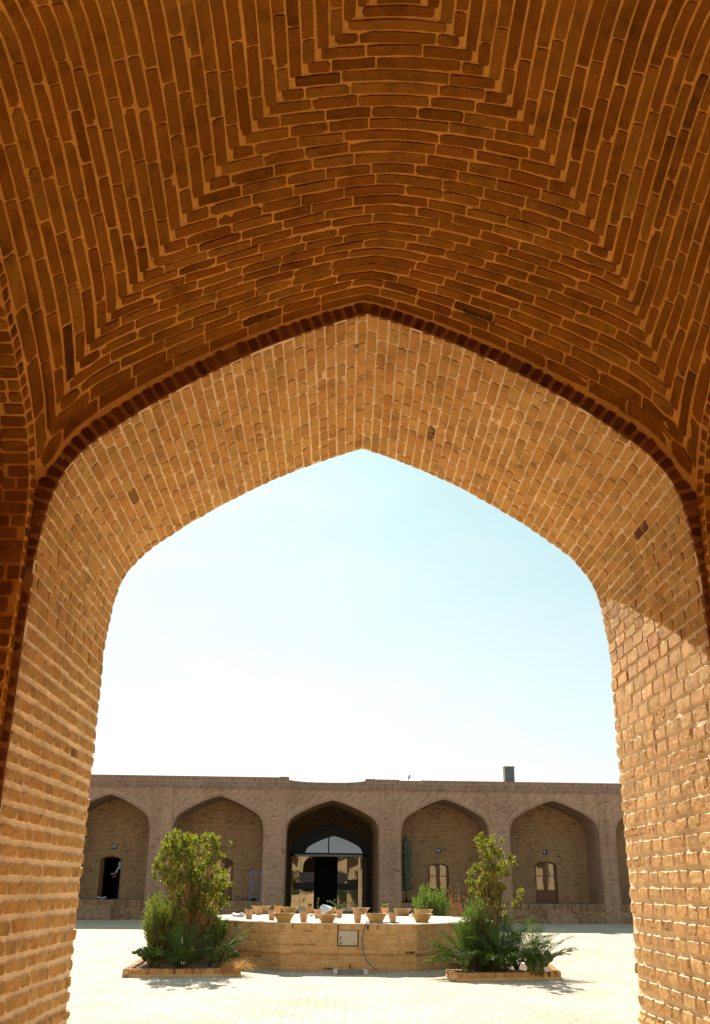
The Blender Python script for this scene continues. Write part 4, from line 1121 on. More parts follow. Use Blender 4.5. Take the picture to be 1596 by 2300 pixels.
def twig_bush(root, base, stems, leafm, rad=.35, LL=.075, LW=.018, per=34, seed=3, dry=.06, spread_base=.22, leaf_from=.18):
    """upright stems from the base to the given tip points, dressed with narrow leaves"""
    rr = random.Random(seed); st = MB(); lf = MB()
    for tip in stems:
        b = base + Vector((rr.uniform(-1, 1) * spread_base, rr.uniform(-1, 1) * spread_base * .7, 0)); tip = Vector(tip)
        mid = b.lerp(tip, .5) + Vector((rr.gauss(0, .05), rr.gauss(0, .05), 0)); mid.x = lerp(b.x, tip.x, .62)
        pts = [bz(t / 7, [b, mid, tip]) for t in range(8)]
        st.tube(pts, [lerp(.009, .002, t / 7) for t in range(8)], 4)
        for k in range(per):
            t = lerp(leaf_from, 1, (k + rr.random()) / per) ** .85; i = min(6, int(t * 7)); P = pts[i].lerp(pts[i + 1], t * 7 - i); d = (pts[i + 1] - pts[i]).normalized()
            out = Vector((rr.gauss(0, 1), rr.gauss(0, 1), rr.gauss(0, .6))); out = (out - d * out.dot(d)).normalized()
            dd = d * rr.uniform(.5, 1.2) + out * rr.uniform(.5, 1.0) + Vector((0, 0, .25))
            lt = min(1, max(0, rr.gauss(.35 + .35 * t, .22)))
            leaf(lf, P + out * .004, dd, LL * rr.uniform(.7, 1.25), LW * rr.uniform(.8, 1.2), 0, (lt, rr.random(), (.7 if rr.random() < dry else 0)))
            if rr.random() < .5:
                P2 = P + Vector((rr.gauss(0, .05), rr.gauss(0, .05), rr.gauss(0, .05)))
                leaf(lf, P2, dd, LL * rr.uniform(.7, 1.2), LW * rr.uniform(.8, 1.2), 0, (lt, rr.random(), 0))
    under(root, st, 'stems', M_STEM); under(root, lf, 'foliage', leafm)
def blob_tree(root, base, blobs, scale, org, Yc, leafm, per=1.0, LL=.055, LW=.036, seed=5, stems=9, jitterY=.45, dry=.05):
    """crown of leaf sprays filling the blobs, joined to the base by thin limbs"""
    rr = random.Random(seed); st = MB(); lf = MB(); limb_tips = []
    for bx, by, br in blobs:
        cx_, cy = (org[0] + bx / scale) / 1.7807, (org[1] + by / scale) / 1.7807; rpx = br / scale / 1.7807
        Y = Yc + rr.uniform(-1, 1) * jitterY; c = atY(cx_, cy, Y); r = rpx * Y / 2330 * 1.18
        limb_tips.append((c, r))
    for c, r in limb_tips:
        b = base + Vector((rr.uniform(-.14, .14), rr.uniform(-.14, .14), 0))
        mid = Vector((lerp(b.x, c.x, .55) + rr.gauss(0, .04), lerp(b.y, c.y, .5), lerp(b.z, c.z, .45)))
        pts = [bz(t / 8, [b, mid, c]) for t in range(9)]
        st.tube(pts, [lerp(.015, .004, t / 8) for t in range(9)], 5)
        nspr = max(2, int(per * 900 * r * r + 2))
        for _ in range(nspr):
            while True:
                o = Vector((rr.uniform(-1, 1), rr.uniform(-1, 1), rr.uniform(-1, 1)))
                if o.length < 1: break
            q = c + Vector((o.x * r, o.y * r * 1.3, o.z * r)); d = (q - pts[rr.choice((5, 6))]).normalized() + Vector((0, 0, .25)); d.normalize()
            a = q - d * r * rr.uniform(.4, .9)
            st.tube([a, q], [.003, .0015], 3)
            lt = min(1, max(0, rr.gauss(.5 + .25 * o.z, .22))); dr = rr.random() < .16
            for k in range(rr.randint(10, 17)):
                t = rr.uniform(.35, 1.1); P = a.lerp(q, t) + Vector((rr.gauss(0, .014), rr.gauss(0, .014), rr.gauss(0, .014)))
                dd = d * .5 + Vector((rr.gauss(0, .8), rr.gauss(0, .8), rr.gauss(0, .8)))
                leaf(lf, P, dd, LL * rr.uniform(.6, 1.2), LW * rr.uniform(.7, 1.2), 0, (min(1, max(0, lt + rr.gauss(0, .12))), rr.random(), rr.uniform(.3, .8) if (rr.random() < dry or (dr and rr.random() < .5)) else 0))
    under(root, st, 'trunk', M_STEM); under(root, lf, 'crown', leafm)

# ------------------------------------------------------------------ planting beds
def kerb(mb, a, b, w=.11, h=.125):
    a, b = Vector(a), Vector(b); L = (b - a).length; e = (b - a) / L; n = Vector((e.y, -e.x, 0)); rot = Matrix.Rotation(math.atan2(e.y, e.x), 3, 'Z')
    mb.box(a + e * L / 2 + Vector((0, 0, .022)) - n * w * .5, (L, w + .014, .044), 1, rot)
    u = 0
    while u < L - .02:
        q = min(L, u + .068)
        mb.box(a + e * (u + q) / 2 + Vector((0, 0, (h + .03) / 2 + rnd.uniform(-.004, .004))) - n * (w * .5 + rnd.uniform(-.004, .004)), (q - u - .009, w, h - .02), 0, rot, tone(.08), .008); u += .068
    mb.box(a + e * L / 2 + Vector((0, 0, h * .45)) - n * w * .5, (L, w * .9, h * .88), 1, rot)
def bed(name, segs, soil, lb):
    root = tag(empty(name, soil[0]), lb, 'planting bed', 'kerbed planting beds beside the basin')
    mb = MB()
    for a, b in segs: kerb(mb, a, b)
    under(root, mb, 'kerb', [M_KBRICK, M_BMORT])
    mb = MB(); k = [Vector(p) for p in soil]
    mb.grid(lambda a, b: k[0].lerp(k[1], a).lerp(k[3].lerp(k[2], a), b) + Vector((0, 0, .085 + .02 * noise.noise(Vector((a * 9, b * 9, k[0].x))))), 20, 20)
    under(root, mb, 'soil', M_SOIL, True)
a, b = atZ(275, 2195), atZ(541, 2192.5)
c2 = atZ(556, 2160); c2 = b + Vector((-.30, 2.9, 0)) if False else Vector((b.x - .42, b.y + 2.6, 0)); d2 = Vector((a.x - .2, a.y + 2.7, 0))
bed('planting_bed', [(a, b), (b, c2), (c2, d2), (d2, a)], [a, b, c2, d2], 'rectangular kerbed bed of plants left of the brick basin')
a3, b3 = atZ(1016, 2205), atZ(1262, 2200)
l1 = Vector((a3.x - .02, a3.y + .95, 0)); l2 = Vector((l1.x + .45, l1.y + .02, 0)); r1 = Vector((b3.x + .25, b3.y + 2.6, 0))
bed('planting_bed', [(a3, b3), (b3, r1), (l2, l1), (l1, a3)], [a3, b3, r1, Vector((a3.x + .35, r1.y, 0))], 'kerbed bed of palms and cactus right of the brick basin')

O7 = (560, 3280); S7 = 3.83
def thing(name, base, lb, cat, grp=None): return tag(empty(name, base), lb, cat, grp)
# left bed: tall shrub
base = atY(432, 2160, 21.4); base.z = .08
rt = thing('leafy_shrub', base, 'tall loose shrub with bright green leaf clusters above bare stems, left of the basin', 'shrub')
BL = [(500, 240, 95), (420, 420, 110), (440, 300, 80), (300, 680, 100), (230, 840, 55), (260, 740, 60), (430, 850, 110), (560, 620, 100), (640, 300, 80), (750, 300, 100), (850, 250, 45), (720, 520, 110), (1000, 260, 65), (1105, 230, 45), (1180, 380, 60), (1000, 450, 80), (1120, 560, 90), (1240, 560, 55), (1380, 340, 32), (880, 700, 110), (1180, 760, 95), (1270, 880, 85), (1380, 990, 35), (700, 880, 110), (850, 1000, 110), (1000, 950, 110), (1100, 1060, 90), (620, 1080, 90), (800, 1250, 110), (950, 1250, 110), (1100, 1400, 100), (1000, 1450, 90), (1330, 1200, 30), (1340, 1300, 28), (500, 960, 80), (1000, 700, 80), (360, 560, 70), (820, 830, 80), (1240, 1000, 60)]
POLY = [(480, 180), (650, 220), (850, 230), (1000, 200), (1120, 220), (1230, 340), (1260, 520), (1290, 700), (1380, 980), (1290, 1100), (1240, 1400), (1200, 1700), (700, 1700), (640, 1250), (560, 960), (380, 950), (200, 850), (220, 680), (340, 560), (340, 330)]
def inside_poly(x, y, P):
    r = False
    for (x0, y0), (x1, y1) in zip(P, P[1:] + P[:1]):
        if (y0 > y) != (y1 > y) and x < (x1 - x0) * (y - y0) / (y1 - y0) + x0: r = not r
    return r
rr = random.Random(61)
while len(BL) < 92:
    x, y = rr.uniform(200, 1390), rr.uniform(200, 1700)
    if inside_poly(x, y, POLY): BL.append((x, y, rr.uniform(45, 80)))
blob_tree(rt, base, BL, S7, O7, 21.4, L_TREE, 1.25, .042, .024, 5)
# lower right dark green mass of the left bed
base = atY(478, 2155, 21.9); base.z = .08
rt = thing('dense_shrub', base, 'dark dense lower shrub between the tall loose shrub and the basin', 'shrub')
blob_tree(rt, base, [(1150, 1560, 110), (1200, 1680, 110), (1050, 1700, 110), (960, 1600, 110), (860, 1700, 120), (780, 1560, 110), (1000, 1850, 130), (900, 1950, 120), (1100, 1900, 100), (1250, 1600, 60)], S7, O7, 21.9, L_OLE2, 2.2, .055, .028, 8)
# left bush
base = atY(372, 2165, 21.3); base.z = .08
rt = thing('willowy_bush', base, 'rounded olive green bush of upright leafy twigs at the left end of the left bed', 'bush')
tips = []; rr = random.Random(4)
OUT = [(90, 1780), (40, 1620), (60, 1500), (80, 1270), (130, 1240), (180, 1130), (265, 1060), (330, 1090), (400, 1100), (490, 1080), (540, 1090), (600, 1180), (650, 1250), (690, 1400), (680, 1600), (640, 1800)]
for k in range(260):
    i = rr.randrange(len(OUT) - 1); t = rr.random(); x, y = lerp(OUT[i][0], OUT[i + 1][0], t), lerp(OUT[i][1], OUT[i + 1][1], t)
    f_ = rr.random() ** .7; x, y = lerp(380, x, .25 + .75 * f_), lerp(1750, y, .25 + .75 * f_)
    tips.append(atY((560 + x / S7) / 1.7807, (3280 + y / S7) / 1.7807, 21.3 + rr.uniform(-.5, .5)))
twig_bush(rt, base, tips, L_OLE, .35, .062, .017, 36, 3, .06, .3, .06)
# left cactus at the left, and right one
base = atY(352, 2172, 20.3); base.z = .08
mb = prickly(base, 5, .16, .13, 3, Vector((-.5, 0, .0)), 21)
o = mb.build('prickly_pear', L_CACT, None, True); tag(o, 'dark prickly pear spilling over the left end of the left bed', 'cactus', 'prickly pears in the beds'); base_to(o, base)
base = atY(492, 2177, 20.0); base.z = .08
mb = prickly(base, 6, .10, .145, 3, Vector((.32, 0, .0)), 33)
o = mb.build('prickly_pear', L_CACT, None, True); tag(o, 'green prickly pear at the right end of the left bed, by the dry grass', 'cactus', 'prickly pears in the beds'); base_to(o, base)
# left palms
def palm(base, specs, lb, grp='young date palms in the beds', tone_=(0, 1)):
    rt = thing('young_palm', base, lb, 'palm', grp); k = 0
    specs = list(specs) + [(a + rnd.uniform(-25, 25), min(82, e + rnd.uniform(-8, 12)), l * rnd.uniform(.8, 1.0), d + rnd.uniform(-15, 10)) for a, e, l, d in specs]
    for az, el, L, dr in specs:
        mb = MB(); frond(mb, base + Vector((rnd.uniform(-.05, .05), rnd.uniform(-.05, .05), 0)), R(az), R(el), L * .89, R(dr), 20, .21, 0, tone_); under(rt, mb, 'frond', L_PALM)
base = atY(405, 2178, 19.9); base.z = .08
palm(base, [(100, 80, 1.0, 30), (140, 65, 1.0, 70), (40, 65, 1.0, 60), (200, 50, 1.0, 70), (-20, 55, .95, 80), (240, 55, .9, 90), (290, 60, .9, 90), (70, 75, 1.1, 50), (165, 35, .9, 60), (10, 40, 1.0, 70), (265, 45, .8, 80), (320, 45, .9, 80), (120, 70, 1.1, 60)], 'dark young palm in the middle of the left bed, below the tall shrub')
base = atY(470, 2170, 20.6); base.z = .08
palm(base, [(15, 60, 1.25, 35), (35, 50, 1.1, 40), (60, 75, 1.1, 40), (340, 55, 1.0, 60), (100, 70, 1.0, 50), (150, 60, .9, 60), (-5, 48, 1.35, 20)], 'young palm whose fronds cross the left corner of the basin')
# dry grass
base = atY(522, 2178, 19.7); base.z = .08
mb = MB(); rr = random.Random(9)
for k in range(420):
    b = base + Vector((rr.uniform(-.22, .14), rr.uniform(-.25, .4), 0)); az = rr.gauss(.15, .7); L = rr.uniform(.2, .5); el = rr.uniform(.7, 1.35); q = b.copy(); pts = []
    for i in range(6):
        pts.append(q.copy()); q = q + Vector((math.cos(az) * math.cos(el), math.sin(az) * math.cos(el), math.sin(el))) * L / 5; el -= .38
    tn = (rr.random(), rr.random(), 0)
    for p, q2, i in zip(pts, pts[1:], range(5)):
        w0, w1 = .004 * (1 - i / 5.5), .004 * (1 - (i + 1) / 5.5)
        mb.quad(p - Vector((w0, 0, 0)), p + Vector((w0, 0, 0)), q2 + Vector((w1, 0, 0)), q2 - Vector((w1, 0, 0)), 0, tn)
o = mb.build('dry_grass', L_DRYG); tag(o, 'tuft of dry orange grass at the right corner of the left bed', 'grass tuft'); base_to(o, base)

# right bed
O8 = (1650, 3500); S8 = 2.28
base = atY(1112, 2165, 21.2); base.z = .08
rt = thing('sparse_tree', base, 'tall thin shrub with sparse yellow green leaves in front of the right pier', 'shrub')
O9 = (1500, 3000); S9 = 2.66
BR = [(1110, 950, 40), (1130, 920, 30), (1250, 920, 32), (1240, 1000, 45), (1170, 960, 30), (1300, 1090, 55), (1230, 1100, 50), (1340, 1100, 35), (1150, 1080, 40), (1340, 970, 16), (1450, 1160, 35), (1480, 1200, 22), (1370, 1240, 50), (1270, 1230, 70), (1160, 1230, 45), (1060, 1245, 26), (1030, 1310, 36), (1180, 1330, 70), (1290, 1350, 70), (1400, 1310, 30), (1130, 1420, 50), (1000, 1400, 26), (1060, 1400, 26), (1230, 1450, 70), (1350, 1450, 45), (1480, 1385, 10), (1190, 1560, 70), (1300, 1560, 60), (1330, 1680, 60), (1230, 1680, 60), (1020, 1500, 30), (1100, 1540, 40), (1380, 1760, 40), (1560, 1500, 26), (1540, 1580, 22), (1490, 1640, 36), (1130, 1000, 26)]
blob_tree(rt, base, BR, S9, O9, 21.2, L_TREE, 2.2, .038, .023, 15, jitterY=.3, dry=.16)
base = atY(1085, 2165, 20.6); base.z = .08
rt = thing('willowy_bush', base, 'green upright bush below the thin shrub in the right bed', 'bush', 'upright leafy bushes by the basin')
tips = []; rr = random.Random(14)
OUT = [(360, 560), (390, 440), (420, 380), (460, 320), (500, 220), (545, 205), (600, 190), (640, 230), (700, 270), (740, 330), (770, 420), (790, 600)]
for k in range(200):
    i = rr.randrange(len(OUT) - 1); t = rr.random(); x, y = lerp(OUT[i][0], OUT[i + 1][0], t), lerp(OUT[i][1], OUT[i + 1][1], t)
    f_ = rr.random() ** .7; x, y = lerp(580, x, .25 + .75 * f_), lerp(600, y, .25 + .75 * f_)
    tips.append(atY((1650 + x / S8) / 1.7807, (3500 + y / S8) / 1.7807, 20.6 + rr.uniform(-.4, .4)))
twig_bush(rt, base, tips, L_OLE2, .35, .058, .016, 34, 13, .05, .3, .08)
# bush behind the basin
base = atZ(985, 2098); base.z = 0
base = Vector((atY(988, 2100, 28.6).x, 28.6, 0))
rt = thing('willowy_bush', base, 'green upright bush behind the right side of the basin', 'bush', 'upright leafy bushes by the basin')
tips = []; rr = random.Random(24)
OUT = [(370, 1640), (400, 1560), (455, 1540), (500, 1470), (505, 1420), (580, 1410), (660, 1430), (720, 1440), (770, 1470), (790, 1560), (800, 1680)]
for k in range(130):
    i = rr.randrange(len(OUT) - 1); t = rr.random(); x, y = lerp(OUT[i][0], OUT[i + 1][0], t), lerp(OUT[i][1], OUT[i + 1][1], t)
    f_ = rr.random() ** .7; x, y = lerp(620, x, .25 + .75 * f_), lerp(1800, y, .2 + .8 * f_)
    tips.append(atY((1500 + x / S9) / 1.7807, (3000 + y / S9) / 1.7807, 28.6 + rr.uniform(-.5, .5)))
twig_bush(rt, base, tips, L_OLE2, .35, .085, .022, 34, 23, .04)
# dry stalks
base = Vector((atY(1040, 2100, 26.5).x, 26.5, 0)); mb = MB(); rr = random.Random(31)
for x, y in ((815, 1490), (890, 1450), (800, 1560), (850, 1580), (930, 1620), (780, 1500), (960, 1600), (870, 1650), (905, 1560), (835, 1640)):
    tip = atY((1500 + x / S9) / 1.7807, (3000 + y / S9) / 1.7807, 26.5 + rr.uniform(-.3, .3)); b = base + Vector((rr.uniform(-.25, .25), rr.uniform(-.2, .2), 0))
    pts = [bz(t / 5, [b, b.lerp(tip, .6) + Vector((rr.gauss(0, .05), 0, 0)), tip]) for t in range(6)]; mb.tube(pts, [.02, .02, .018, .014, .01, .005], 5)
    for k in range(16):
        P = pts[rr.randint(2, 5)] + Vector((rr.gauss(0, .04), rr.gauss(0, .04), rr.gauss(0, .06))); leaf(mb, P, Vector((rr.gauss(0, 1), rr.gauss(0, 1), rr.gauss(0, 1))), .08, .025)
o = mb.build('dry_stalks', M_DRY); tag(o, 'clump of dry brown stalks between the two green bushes right of the basin', 'dry plant'); base_to(o, base)
# right palms
base = atY(1055, 2172, 19.9); base.z = .08
palm(base, [(170, 55, 1.1, 60), (150, 65, 1.15, 50), (195, 45, 1.1, 60), (120, 72, 1.15, 40), (90, 78, 1.1, 40), (215, 50, .95, 80), (185, 30, 1.0, 50), (60, 62, 1.1, 60), (240, 55, .85, 90), (140, 45, 1.1, 50), (25, 55, 1.1, 70), (280, 60, .8, 90)], 'young palm at the left end of the right bed, against the basin', tone_=(.2, 1))
base = atY(1130, 2176, 19.7); base.z = .08
palm(base, [(95, 80, 1.05, 50), (60, 65, 1.2, 70), (130, 65, 1.1, 60), (20, 55, 1.2, 70), (165, 50, 1.1, 70), (-15, 50, 1.0, 80), (200, 50, 1.0, 80), (240, 55, .9, 90), (290, 55, .9, 90), (320, 50, 1.0, 90), (80, 72, 1.2, 60), (40, 72, 1.15, 60), (150, 70, 1.1, 70)], 'dark arching young palm in the middle of the right bed')
base = atY(1195, 2174, 20.0); base.z = .08
palm(base, [(20, 58, 1.2, 40), (5, 50, 1.2, 35), (45, 68, 1.25, 35), (75, 75, 1.2, 30), (-15, 42, 1.1, 40), (120, 70, 1.1, 60), (150, 60, 1.0, 60), (-35, 50, .95, 70), (260, 55, .8, 90), (30, 42, 1.2, 30), (60, 55, 1.1, 40)], 'pale green young palm spreading over the right end of the right bed', tone_=(.3, 1))
base = atY(1160, 2168, 20.6); base.z = .08
palm(base, [(90, 80, 1.2, 40), (55, 70, 1.25, 45), (125, 68, 1.15, 50), (20, 60, 1.15, 60), (160, 58, 1.1, 60), (-20, 55, 1.0, 70), (200, 55, 1.0, 70), (75, 60, 1.2, 40), (105, 72, 1.25, 35), (250, 60, .9, 90), (300, 60, .9, 90)], 'dark green young palm set back between the two other palms in the right bed')
base = atY(1085, 2170, 20.3); base.z = .08
palm(base, [(80, 80, 1.2, 45), (50, 68, 1.2, 55), (130, 66, 1.15, 55), (15, 58, 1.1, 65), (165, 56, 1.1, 65), (230, 60, .9, 90), (270, 60, .9, 90), (310, 60, .9, 90), (100, 74, 1.2, 40)], 'young palm directly below the thin shrub of the right bed')
base = atY(1050, 2182, 19.35); base.z = .08
mb = prickly(base, 3, .10, .15, 2, Vector((-.6, 0, .0)), 41)
o = mb.build('prickly_pear', L_CACT, None, True); tag(o, 'prickly pear leaning left at the left front of the right bed', 'cactus', 'prickly pears in the beds'); base_to(o, base)
base = atY(1195, 2182, 19.6); base.z = .08
mb = prickly(base, 5, .14, .145, 3, Vector((.42, 0, .0)), 52)
o = mb.build('prickly_pear', L_CACT, None, True); tag(o, 'prickly pear leaning right at the right end of the right bed', 'cactus', 'prickly pears in the beds'); base_to(o, base)

# ------------------------------------------------------------------ pots and bowls on the basin
def c6(x, y): return (880 + x / 1.698) / 1.7807, (3550 + y / 1.698) / 1.7807
def on_top(x, y):
    p = atZ(*c6(x, y), HT + .004); return p
PX = lambda P: P.y / 2330 / .93 * .93                 # metres per display pixel at that depth
def bowl(x0, x1, ytop, ybot, lb, m=M_GLAZE):
    p = on_top((x0 + x1) / 2, ybot); w = (x1 - x0) / 1.698 / 1.7807 * p.y / 2330; h = (ybot - ytop) / 1.698 / 1.7807 * p.y / 2330 * 1.0
    p.y += w * .22; R_ = w / 2; rb = R_ * .56
    p2 = atZ(*c6((x0 + x1) / 2, ybot), HT + .004); p.x = p2.x * p.y / p2.y
    root = tag(empty('clay_bowl', p), lb, 'bowl', 'wide clay bowls on the basin top')
    mb = MB(); prof = [(rb, 0), (rb * 1.02, h * .06)]
    for k in range(1, 8): t = k / 7; prof.append((lerp(rb * 1.02, R_ * .94, t ** 1.25), h * (.06 + .84 * t)))
    prof += [(R_, h * .91), (R_ * 1.0, h), (R_ * .93, h), (R_ * .88, h * .90), (R_ * .72, h * .62)]
    mb.lathe(p, prof, 32, 0, (.5, .5, 0), .012); under(root, mb, 'vessel', m, True)
    mb = MB(); mb.lathe(p + Vector((0, 0, h * .60)), [(R_ * .74, 0), (R_ * .73, .004)], 24); under(root, mb, 'soil', M_SOIL)
    return root, p, h, R_
def pot(x0, x1, ytop, ybot, lb, plant=None, ph=0.0, m=M_TERRA2):
    p = on_top((x0 + x1) / 2, ybot); sc = p.y / 2330 / 1.698 / 1.7807; w = (x1 - x0) * sc; h = (ybot - ytop) * sc
    R_ = w / 2; p.y += R_ * .6; p.x *= p.y / (p.y - R_ * .6)
    root = tag(empty('potted_cactus' if plant else 'clay_pot', p), lb, 'potted plant' if plant else 'pot', 'clay pots on the basin top')
    mb = MB(); tilt = rnd.uniform(-.01, .01)
    mb.lathe(p, [(R_ * .66, 0), (R_ * .68, h * .05), (R_ * .92, h * .78), (R_ * .98, h * .80), (R_, h), (R_ * .88, h), (R_ * .84, h * .86)], 22, 0, (.5, .5, 0), .015); under(root, mb, 'pot', m, True)
    mb = MB(); mb.lathe(p + Vector((0, 0, h * .86)), [(R_ * .86, 0), (R_ * .85, .004)], 18); under(root, mb, 'soil', M_SOIL)
    top = p + Vector((0, 0, h * .87)); H = ph * sc; rr = random.Random(int(x0))
    if plant == 'column':
        mb = MB(); n = 14; ids = []
        for z, r in ((0, .7), (.08, .9), (.3, 1.0), (.5, .92), (.53, .8), (.58, .95), (.8, 1.0), (.93, .75), (1, .2)):
            ids.append([mb.vert(top + Vector((H * .13 * r * (1 + .13 * (k % 2)) * math.cos(2 * math.pi * k / n), H * .13 * r * (1 + .13 * (k % 2)) * math.sin(2 * math.pi * k / n), H * z)), (.6, .5, 0)) for k in range(n)])
        for a, b in zip(ids, ids[1:]):
            for k in range(n): mb.face((a[k], a[(k + 1) % n], b[(k + 1) % n], b[k]))
        mb.face(ids[-1]); under(root, mb, 'cactus', L_CACT, True)
    elif plant == 'pads':
        mb = MB(); pad(mb, top, Vector((.05, 0, 1)), H * .62, H * .36, .016, (.8, .5, 0)); pad(mb, top + Vector((0, 0, H * .55)), Vector((.25, 0, 1)), H * .48, H * .28, .014, (.9, .5, 0)); under(root, mb, 'cactus', L_CACT, True)
    elif plant == 'cluster':
        mb = MB()
        for k in range(5): pad(mb, top + Vector((rr.uniform(-.4, .4) * R_, rr.uniform(-.3, .3) * R_, -.01)), Vector((rr.gauss(0, .5), rr.gauss(0, .3), 1)), H * rr.uniform(.6, 1.1), H * .45, .014, (rr.random(), .5, 0))
        under(root, mb, 'cactus', L_CACT, True)
    elif plant == 'wisp':
        mb = MB(); mb.tube([top, top + Vector((.01, 0, H * .5)), top + Vector((-.005, 0, H))], [.012, .009, .004], 6, 0, (.6, .5, .3))
        for k in range(16): leaf(mb, top + Vector((0, 0, H * rr.uniform(.1, .95))), Vector((rr.gauss(0, 1), rr.gauss(0, 1), .7)), .045, .014, 0, (.7, .5, .1))
        under(root, mb, 'cactus', L_CACT)
    elif plant == 'sprig':
        mb = MB()
        for k in range(7):
            tip = top + Vector((rr.gauss(0, .05), rr.gauss(0, .03), H * rr.uniform(.5, 1))); mb.tube([top, tip], [.004, .002], 4, 0, (.5, .5, .2))
            for q in range(10): leaf(mb, top.lerp(tip, rr.uniform(.3, 1.05)), Vector((rr.gauss(0, 1), rr.gauss(0, 1), .8)), .045, .02, 0, (rr.uniform(.4, 1), .5, 0))
        under(root, mb, 'plant', L_TREE)
    elif plant == 'big':
        mb = MB(); P = lambda dx, dz, L, w, ax: pad(mb, top + Vector((dx * sc, rr.uniform(-.02, .02), dz * sc)), Vector((ax, 0, 1)), L * sc, w * sc, .017, (rr.uniform(.5, 1), .5, 0), Vector((rr.uniform(-.3, .3), -1, .1)))
        P(-2, -4, 30, 22, -.25); P(-14, 18, 34, 20, -.8); P(-34, 40, 22, 17, -1.8); P(-50, 50, 22, 14, -3.5); P(-70, 52, 16, 11, -3); P(6, 10, 34, 19, .9); P(26, 26, 26, 17, .8); P(0, 26, 24, 14, .05); P(-30, 56, 14, 12, -.2)
        under(root, mb, 'cactus', L_CACT, True)
    elif plant == 'stick':
        mb = MB(); mb.tube([top, top + Vector((H * .25, 0, H))], [.008, .006], 6); under(root, mb, 'stick', M_VCAP)
    return root, p, h, R_
bowl(357, 513, 180, 237, 'wide clay bowl at the front edge of the basin top, leftmost front bowl')
bowl(655, 802, 189, 238, 'wide clay bowl above the rusty white hatch, in front of the draped cloth')
bowl(985, 1138, 182, 242, 'deep wide clay bowl right of the hanging hose')
bowl(1298, 1448, 182, 236, 'wide clay bowl at the right front corner of the basin top')
bowl(1320, 1450, 154, 212, 'clay bowl set behind the right corner bowl, full of small pots')
bowl(213, 342, 130, 180, 'clay bowl at the back left, behind the white plastic bag')
bowl(415, 537, 136, 178, 'shallow clay bowl on the back edge left of the glass entrance')
bowl(690, 790, 140, 196, 'clay bowl half covered by the white cloth')
bowl(893, 1020, 141, 180, 'shallow clay bowl on the back edge, just right of the large prickly pear')
bowl(1175, 1303, 149, 192, 'clay bowl on the back edge toward the right bush')
pot(168, 228, 152, 213, 'clay pot with a stout upright cactus next to the plastic bag', 'column', 50)
pot(235, 290, 129, 185, 'clay pot with a short cactus behind the plastic bag', 'column', 34, M_TERRA2)
pot(325, 380, 157, 220, 'clay pot with a thin two-armed cactus left of the front left bowl', 'wisp', 45)
pot(368, 418, 125, 172, 'reddish clay pot with a two-pad cactus at the back left', 'pads', 46, M_TERRA)
pot(538, 600, 168, 233, 'clay pot with a low clustered cactus between the two front left bowls', 'cluster', 20)
pot(580, 636, 130, 180, 'reddish clay pot with pale pads in front of the left glass pane', 'cluster', 34, M_TERRA)
pot(635, 692, 152, 208, 'clay pot with a tall spindly cactus beside the white cloth', 'wisp', 80)
pot(782, 837, 151, 204, 'clay pot holding a large sprawling prickly pear', 'big', 75)
pot(905, 966, 172, 238, 'clay pot with a slanting stick beside the hose', 'stick', 36)
pot(1095, 1150, 138, 180, 'clay pot with a leafy green sprig on the back edge', 'sprig', 26, M_TERRA2)
pot(1145, 1205, 176, 240, 'clay pot with a small dark sprout right of the deep bowl', 'wisp', 55)
for x0, x1, pl, lb in ((1322, 1350, None, 'small clay pot inside the crowded right bowl, left one'), (1352, 1385, 'wisp', 'small clay pot inside the crowded right bowl, middle one'), (1390, 1422, 'column', 'small pot with a pale cactus in the crowded right bowl')):
    p0 = atZ(*c6((x0 + x1) / 2, 212), HT + .004); Y = p0.y + .16; P = atY(*c6((x0 + x1) / 2, 182), Y); sc = Y / 2330 / 1.698 / 1.7807; R_ = (x1 - x0) / 2 * sc; h = 30 * sc
    root = tag(empty('clay_pot', P), lb, 'pot', 'clay pots on the basin top')
    mb = MB(); mb.lathe(P, [(R_ * .66, -.02), (R_ * .9, h * .8), (R_, h), (R_ * .85, h), (R_ * .8, h * .85)], 16); under(root, mb, 'pot', M_TERRA2, True)
    if pl:
        mb = MB(); H = 45 * sc if pl == 'column' else 25 * sc; mb.tube([P + Vector((0, 0, h * .8)), P + Vector((.01, 0, h + H * .6)), P + Vector((.025, 0, h + H))], [.022, .022, .01], 8, 0, (.9, .5, 0)); under(root, mb, 'cactus', L_CACT, True)
# white cloth over the covered bowl
def sheet(name, pts, m, lb, cat, th=.006, n=3):
    mb = MB(); ids = [[mb.vert(p) for p in row] for row in pts]
    for a, b in zip(ids, ids[1:]):
        for k in range(len(a) - 1): mb.face((a[k], a[k + 1], b[k + 1], b[k]))
    o = mb.build(name, m, None, True); so = o.modifiers.new('solid', 'SOLIDIFY'); so.thickness = th; sb = o.modifiers.new('sub', 'SUBSURF'); sb.levels = 1; sb.render_levels = 2
    tag(o, lb, cat); return o
pb = on_top(728, 205); sc = pb.y / 2330 / 1.698 / 1.7807
def cl(x, y, dy): q = atY(*c6(x, y), pb.y + dy); return q
rows = [[cl(690, 120, .05), cl(705, 113, .1), cl(730, 122, .2), cl(755, 130, .25), cl(764, 138, .3)],
        [cl(676, 135, 0), cl(700, 126, .05), cl(728, 131, .1), cl(752, 138, .15), cl(764, 142, .2)],
        [cl(678, 158, -.06), cl(702, 150, -.02), cl(728, 150, 0), cl(745, 150, .05), cl(760, 150, .1)],
        [cl(684, 176, -.12), cl(700, 172, -.1), cl(716, 166, -.08), cl(735, 160, -.02), cl(752, 154, .04)],
        [cl(690, 190, -.14), cl(700, 185, -.13), cl(714, 176, -.1), cl(733, 165, -.05), cl(750, 156, .0)]]
